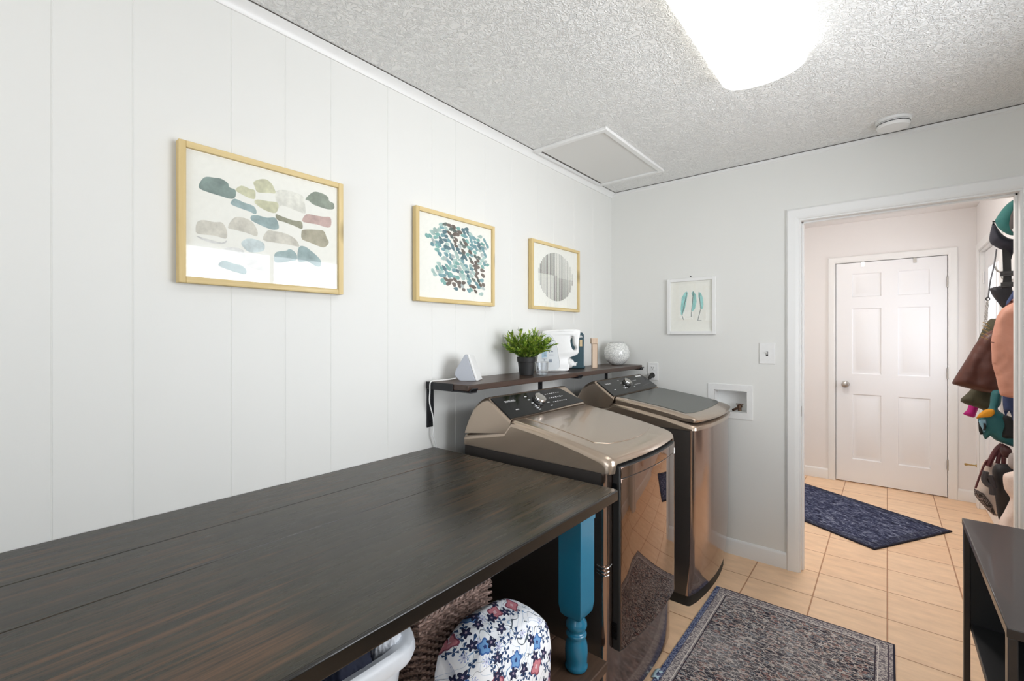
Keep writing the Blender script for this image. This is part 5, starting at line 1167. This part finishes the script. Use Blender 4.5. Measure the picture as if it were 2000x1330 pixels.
# ================================================================ THINGS HANGING ON THE ENTRY WALL
def fab(name, c, r=0.8): return simple(name, c, r, nscale=160, nstr=0.25, var=0.10)
t = thing('coat_rack', 'white coat rail with hooks on the entry side wall behind the hanging coats', 'coat rack', (FR, 3.66, 1.75))
bm = nb(); box(bm, FR-0.018, FR-0.0005, 3.40, 3.98, 1.70, 1.79); finish(bm, 'rail', M['trim'], t, 0.003)
for hy in (3.93,):
    bm = nb(); tube(bm, [(FR-0.018, hy, 1.765), (FR-0.045, hy, 1.755), (FR-0.062, hy, 1.765), (FR-0.070, hy, 1.79)], 0.005, 8); tube(bm, [(FR-0.018, hy, 1.72), (FR-0.035, hy, 1.712), (FR-0.045, hy, 1.725)], 0.004, 8); finish(bm, 'coat_hook', M['nickel'], t)
def soft(name, poly, Y, th, m_, label, cat, wr=0.006, seed=1, step=0.012, sf=None, parent=None):
    bm = nb(); poly = smooth_poly([(min(x, FR-0.024 if z < 1.84 and z > 1.64 and 3.4 < Y < 3.98 else FR-0.004), z) for x, z in poly], 3)
    poly = [(min(x, FR-0.003), z) for x, z in poly]
    pillow(bm, poly, 'y', Y, th, step, wr, 18, seed, sf or th*0.9)
    for v in bm.verts: v.co.x = min(v.co.x, FR-(0.020 if 1.64 < v.co.z < 1.84 and 3.4 < Y < 3.98 else 0.002))
    if parent: return finish(bm, name, m_, parent, smooth=180)
    return tag(finish(bm, name, m_, None, smooth=180), label, cat)
# caps: crown domes seen side-on with bills
Q = 3.62
cap_navy = [(0.472, 2.026), (0.462, 1.998), (0.456, 1.961), (0.454, 1.931), (0.46, 1.907), (0.472, 1.894), (0.494, 1.873), (0.523, 1.852), (0.54, 1.813), (0.554, 1.8), (0.574, 1.806), (0.595, 1.821), (0.595, 1.907), (0.57, 1.916), (0.53, 1.93), (0.501, 1.963)]
t = soft('baseball_cap', cap_navy, 3.78, 0.075, fab('black_navy_twill', (0.012, 0.012, 0.022)), 'dark navy cap hanging below the teal cap, its bill pointing down', 'cap', 0.003, 1)
cap_teal = [(0.462, 2.011), (0.466, 2.028), (0.487, 2.07), (0.513, 2.105), (0.539, 2.123), (0.56, 2.127), (0.579, 2.126), (0.579, 1.915), (0.555, 1.93), (0.539, 1.923), (0.516, 1.929), (0.493, 1.95), (0.474, 1.975)]
t = soft('baseball_cap', cap_teal, 3.66, 0.07, fab('teal_twill', (0.012, 0.115, 0.105)), 'teal cap hanging at the top right of the doorway', 'cap', 0.002, 2)
bm = nb(); bx_, bz_ = (0.457, 2.011)
lathe(bm, [(0.002, -0.005), (0.006, -0.002), (0.006, 0.002), (0.002, 0.005)], (bx_, 3.66, bz_), 12); 
bmo = finish(bm, 'cap_button', M['rubber'], None); bmo.parent = t
cap_grey = [(0.507, 2.022), (0.503, 1.993), (0.501, 1.966), (0.507, 1.937), (0.522, 1.919), (0.54, 1.911), (0.56, 1.914), (0.56, 2.077), (0.544, 2.089), (0.525, 2.065), (0.514, 2.04)]
t = soft('baseball_cap', cap_grey, 3.555, 0.035, fab('charcoal_brown_twill', (0.040, 0.032, 0.030)), 'charcoal cap with white mesh stripes overlapping the teal cap', 'cap', 0.002, 3)
for pp in ([(0.504, 1.934), (0.52, 1.951), (0.524, 1.945), (0.509, 1.923)], [(0.514, 1.917), (0.533, 1.951), (0.534, 1.94), (0.522, 1.91)]):
    bm = nb(); prism(bm, pp, 'y', 3.508, 3.515); s_ = finish(bm, 'mesh_stripe', M['plastic'], None); s_.parent = t
# black sling bag: strap, buckles, pouch
pouch = [(0.459, 1.642), (0.463, 1.654), (0.501, 1.663), (0.532, 1.676), (0.572, 1.658), (0.607, 1.679), (0.607, 1.539), (0.582, 1.496), (0.509, 1.537), (0.491, 1.568), (0.468, 1.611)]
t = soft('sling_bag', pouch, 3.800, 0.03, fab('black_nylon', (0.014, 0.013, 0.018), 0.6), 'black sling bag hanging by a wide strap with two buckles', 'bag', 0.006, 4)
sa = [(0.504, 1.881), (0.537, 1.874), (0.539, 1.747), (0.541, 1.653), (0.502, 1.643), (0.508, 1.705)]
bm = nb(); prism(bm, sa, 'y', 3.765, 3.771); s_ = finish(bm, 'strap', M['rubber'], None); s_.parent = t
for pz in (534, 557):
    x_, z_ = {534: (0.521, 1.727), 557: (0.523, 1.665)}[pz]
    bm = nb(); box(bm, x_-0.026, x_+0.027, 3.755, 3.765, z_-0.014, z_+0.014); box(bm, x_-0.020, x_+0.020, 3.751, 3.755, z_-0.004, z_+0.004); s_ = finish(bm, 'buckle', simple('dark_plastic', (0.03, 0.03, 0.03), 0.3), None, 0.003); s_.parent = t
# denim blue jacket behind the pink one
dj = [(0.505, 1.532), (0.529, 1.608), (0.554, 1.649), (0.588, 1.658), (0.588, 0.772), (0.564, 0.859), (0.54, 0.89), (0.521, 0.962), (0.505, 0.932), (0.495, 1.047), (0.509, 1.307)]
soft('denim_jacket', dj, 3.695, 0.024, fab('blue_denim', (0.030, 0.050, 0.130)), 'blue denim jacket hanging behind the salmon pink raincoat', 'jacket', 0.006, 5)
# olive jacket, brown handbag, magenta cloth
oj = [(0.483, 1.473), (0.511, 1.482), (0.547, 1.481), (0.56, 1.425), (0.543, 1.116), (0.539, 1.007), (0.511, 0.926), (0.489, 0.877), (0.452, 0.92), (0.359, 0.959), (0.396, 1.024), (0.434, 1.109), (0.423, 1.268), (0.445, 1.379)]
soft('olive_jacket', oj, 4.05, 0.055, fab('olive_waxed_cotton', (0.060, 0.052, 0.026)), 'olive green jacket showing above and below the brown leather bag', 'jacket', 0.020, 6)
mg = [(0.408, 0.93), (0.399, 0.896), (0.384, 0.875), (0.384, 0.865), (0.41, 0.854), (0.433, 0.851), (0.443, 0.881), (0.456, 0.941), (0.433, 0.955)]
soft('magenta_scarf', mg, 4.16, 0.03, fab('magenta_knit', (0.42, 0.008, 0.17)), 'bit of bright magenta cloth hanging under the olive jacket', 'cloth', 0.004, 7)
bg = [(0.312, 1.082), (0.324, 1.118), (0.377, 1.239), (0.41, 1.317), (0.438, 1.37), (0.468, 1.4), (0.496, 1.409), (0.531, 1.379), (0.531, 1.064), (0.496, 1.037), (0.453, 1.036), (0.388, 1.053), (0.328, 1.071)]
t = soft('leather_handbag', bg, 3.935, 0.050, simple('reddish_brown_leather', (0.085, 0.022, 0.012), 0.48, nscale=120, nstr=0.15, var=0.15), 'reddish brown slouchy leather handbag hanging by a thin cord strap and chain', 'handbag', 0.010, 8)
cd = [(0.493, 1.882), (0.483, 1.787), (0.468, 1.697), (0.459, 1.598)]
bm = nb(); tube(bm, [(x, 3.86, z) for x, z in cd], 0.0035, 8); s_ = finish(bm, 'cord_strap', simple('grey_cord', (0.14, 0.14, 0.15), 0.5), None); s_.parent = t
ch = [(0.458, 1.576), (0.453, 1.531), (0.449, 1.48), (0.445, 1.425)]
bm = nb(); P = smooth_path([(x, 3.86, z) for x, z in ch], 5)
for i, p in enumerate(P[::1]):
    q = []
    for k in range(9):
        a = 2*PI*k/8; u_ = 0.006*math.cos(a); w_ = 0.010*math.sin(a); q.append(p+(Vector((u_, 0, w_)) if i % 2 else Vector((0, u_, w_))))
    tube(bm, q, 0.0016, 5, sm=False)
s_ = finish(bm, 'chain', M['nickel'], None); s_.parent = t
bm = nb(); p = Vector((P[0].x, 3.86, P[0].z+0.018)); q = [p+Vector((0.008*math.cos(2*PI*k/12), 0, 0.010*math.sin(2*PI*k/12))) for k in range(13)]; tube(bm, q, 0.0028, 6, sm=False); s_ = finish(bm, 'clasp_ring', M['blackmetal'], None); s_.parent = t
tw = [(0.438, 1.449), (0.459, 1.461), (0.455, 1.394), (0.43, 1.364)]
bm = nb()
for i in range(5):
    x_, z_ = tw[0][0]+(tw[3][0]-tw[0][0])*i/4+0.012, tw[0][1]+(tw[3][1]-tw[0][1])*i/4
    tube(bm, [(x_-0.014, 3.845, z_+0.008), (x_, 3.835, z_), (x_+0.014, 3.845, z_-0.010)], 0.0022, 6)
s_ = finish(bm, 'twisted_ring', M['brass'], None); s_.parent = t
# salmon raincoat
pk = [(0.475, 1.518), (0.486, 1.531), (0.515, 1.552), (0.543, 1.567), (0.566, 1.572), (0.566, 1.044), (0.543, 1.045), (0.515, 1.045), (0.477, 1.053), (0.467, 1.072), (0.454, 1.155), (0.44, 1.224), (0.438, 1.28), (0.436, 1.342), (0.444, 1.407), (0.457, 1.477)]
t = soft('raincoat', pk, 3.575, 0.045, simple('salmon_raincoat_fabric', srgb(198, 140, 118), 0.55, nscale=90, nstr=0.2, var=0.05), 'salmon pink raincoat hanging at the right edge of the doorway', 'coat', 0.014, 9)
cl = [(0.493, 1.538), (0.523, 1.578), (0.555, 1.617), (0.57, 1.633), (0.57, 1.562), (0.536, 1.558), (0.508, 1.543)]
bm = nb(); pillow(bm, smooth_poly([(min(x, FR-0.03), z) for x, z in cl], 2), 'y', 3.600, 0.02, 0.012, 0.003); s_ = finish(bm, 'collar', simple('rust_lining', (0.16, 0.05, 0.035), 0.6), None, smooth=180); s_.parent = t
hm = [(0.432, 1.343), (0.464, 1.335), (0.498, 1.338), (0.498, 1.343), (0.464, 1.34), (0.432, 1.348)]
bm = nb(); tube(bm, [(x, 3.552, z) for x, z in hm[:3]], 0.0022, 6); s_ = finish(bm, 'seam', simple('brown_thread', (0.25, 0.12, 0.09), 0.7), None); s_.parent = t
# teal backpack with yellow flap
bp = [(0.462, 1.046), (0.48, 1.065), (0.505, 1.055), (0.501, 0.985), (0.49, 0.954), (0.53, 0.915), (0.595, 0.879), (0.595, 0.737), (0.56, 0.743), (0.521, 0.76), (0.48, 0.777), (0.46, 0.798), (0.452, 0.788), (0.439, 0.777), (0.429, 0.799), (0.416, 0.857), (0.408, 0.892), (0.425, 0.933), (0.454, 0.962)]
t = soft('backpack', bp, 3.79, 0.050, fab('teal_ripstop', (0.010, 0.110, 0.120), 0.6), 'teal backpack with a yellow flap and black side panel hanging low on the wall', 'backpack', 0.010, 10)
yl = [(0.397, 0.899), (0.406, 0.924), (0.426, 0.949), (0.447, 0.96), (0.467, 0.957), (0.471, 0.937), (0.455, 0.915), (0.432, 0.909), (0.412, 0.904)]
bm = nb(); pillow(bm, smooth_poly(yl, 3), 'y', 3.735, 0.014, 0.008, 0.002); s_ = finish(bm, 'yellow_flap', fab('yellow_nylon', (0.72, 0.30, 0.012)), None, smooth=180); s_.parent = t
sp_ = [(0.506, 0.929), (0.551, 0.911), (0.585, 0.882), (0.585, 0.797), (0.551, 0.804), (0.502, 0.803), (0.506, 0.863)]
bm = nb(); pillow(bm, smooth_poly([(min(x, FR-0.01), z) for x, z in sp_], 3), 'y', 3.745, 0.020, 0.012, 0.004); s_ = finish(bm, 'black_panel', fab('black_mesh', (0.008, 0.008, 0.009)), None, smooth=180); s_.parent = t
lt = [(0.406, 0.886), (0.438, 0.898), (0.434, 0.834), (0.426, 0.824), (0.42, 0.843)]
bm = nb(); pillow(bm, smooth_poly(lt, 2), 'y', 3.740, 0.010, 0.008, 0.001); s_ = finish(bm, 'pocket', fab('pale_blue_nylon', (0.24, 0.42, 0.52)), None, smooth=180); s_.parent = t
db = [(0.406, 0.889), (0.414, 0.884), (0.429, 0.808), (0.417, 0.803), (0.41, 0.823)]
bm = nb(); pillow(bm, db, 'y', 3.765, 0.012, 0.008, 0.001); s_ = finish(bm, 'side_strap', M['rubber'], None, smooth=180); s_.parent = t
zp = [(0.428, 0.877), (0.43, 0.854), (0.426, 0.838)]
bm = nb(); tube(bm, [(x, 3.722, z) for x, z in zp], 0.005, 6); s_ = finish(bm, 'zip_pull', M['rubber'], None); s_.parent = t
# low hanging: pale handbag with maroon handles, black bag, cream blanket
t = None
cb = [(0.406, 0.471), (0.417, 0.516), (0.438, 0.62), (0.459, 0.639), (0.491, 0.63), (0.505, 0.572), (0.511, 0.469), (0.501, 0.318), (0.476, 0.341), (0.438, 0.378), (0.406, 0.422)]
t = soft('handbag', cb, 3.88, 0.045, fab('cream_canvas', srgb(216, 200, 188)), 'cream handbag with maroon handles and a black and white patterned edge, hanging low', 'handbag', 0.008, 11)
for pts_, r_ in (([(0.403, 0.475), (0.424, 0.564), (0.445, 0.637), (0.458, 0.651), (0.464, 0.649)], 0.005), ([(0.456, 0.615), (0.472, 0.672), (0.493, 0.723), (0.513, 0.75)], 0.013), ([(0.493, 0.637), (0.499, 0.682), (0.509, 0.728), (0.521, 0.751)], 0.010), ([(0.517, 0.638), (0.519, 0.686), (0.523, 0.733)], 0.010)):
    bm = nb(); tube(bm, [(x, 3.825, z) for x, z in pts_], r_, 8); s_ = finish(bm, 'handle', simple('maroon_leather', (0.11, 0.025, 0.028), 0.45), None); s_.parent = t
ed = [(0.396, 0.474), (0.435, 0.452), (0.47, 0.394), (0.487, 0.338), (0.478, 0.333), (0.451, 0.359), (0.418, 0.402), (0.399, 0.434)]
m, nt, b = new_mat('patterned_trim'); nn = noise_t(nt, coords(nt), 42, 2, 0.5, 1.5)
lk(nt, ramp(nt, nn, [(0.44, (0.03, 0.022, 0.02)), (0.50, (0.45, 0.36, 0.33)), (0.56, (0.04, 0.03, 0.03))]), b.inputs['Base Color']); b.inputs['Roughness'].default_value = 0.6
bm = nb(); pillow(bm, ed, 'y', 3.822, 0.014, 0.008, 0.002); s_ = finish(bm, 'patterned_edge', m, None, smooth=180); s_.parent = t
kb_ = [(0.465, 0.631), (0.489, 0.655), (0.554, 0.653), (0.588, 0.645), (0.588, 0.518), (0.554, 0.467), (0.529, 0.433), (0.495, 0.344), (0.485, 0.345), (0.477, 0.406), (0.469, 0.521), (0.461, 0.592)]
t = soft('tote_bag', kb_, 3.74, 0.040, fab('black_canvas', (0.012, 0.010, 0.011), 0.6), 'black tote bag hanging lowest beside the cream blanket', 'bag', 0.010, 12)
for pts_ in ([(0.43, 0.61), (0.424, 0.565), (0.436, 0.539), (0.452, 0.528), (0.456, 0.485)], [(0.444, 0.589), (0.452, 0.562), (0.46, 0.523)]):
    bm = nb(); tube(bm, [(x, 3.69, z) for x, z in pts_], 0.014, 8); s_ = finish(bm, 'strap', simple('dark_grey_webbing', (0.05, 0.045, 0.05), 0.6), None); s_.parent = t
gs = [(0.511, 0.668), (0.515, 0.725), (0.531, 0.736), (0.561, 0.736), (0.558, 0.662), (0.535, 0.644)]
t2 = soft('grey_pouch', gs, 3.66, 0.022, fab('grey_beige_canvas', (0.36, 0.31, 0.29)), 'small grey-beige pouch hanging between the backpack and the cream blanket', 'pouch', 0.006, 13)
mc = [(0.49, 0.735), (0.507, 0.758), (0.526, 0.755), (0.54, 0.728), (0.53, 0.698), (0.507, 0.688)]
soft('maroon_purse', mc, 3.745, 0.024, simple('dark_maroon_leather', (0.055, 0.016, 0.016), 0.45), 'small dark maroon purse just under the teal backpack', 'purse', 0.004, 14)
bl_ = [(0.475, 0.632), (0.487, 0.65), (0.518, 0.667), (0.551, 0.692), (0.551, 0.309), (0.458, 0.282), (0.458, 0.379), (0.476, 0.435), (0.495, 0.494), (0.5, 0.522), (0.482, 0.558), (0.476, 0.589)]
t = soft('cream_blanket', bl_, 3.53, 0.035, fab('cream_fleece', srgb(232, 212, 200)), 'cream and pale pink blanket hanging at the lower right of the doorway', 'blanket', 0.016, 15)
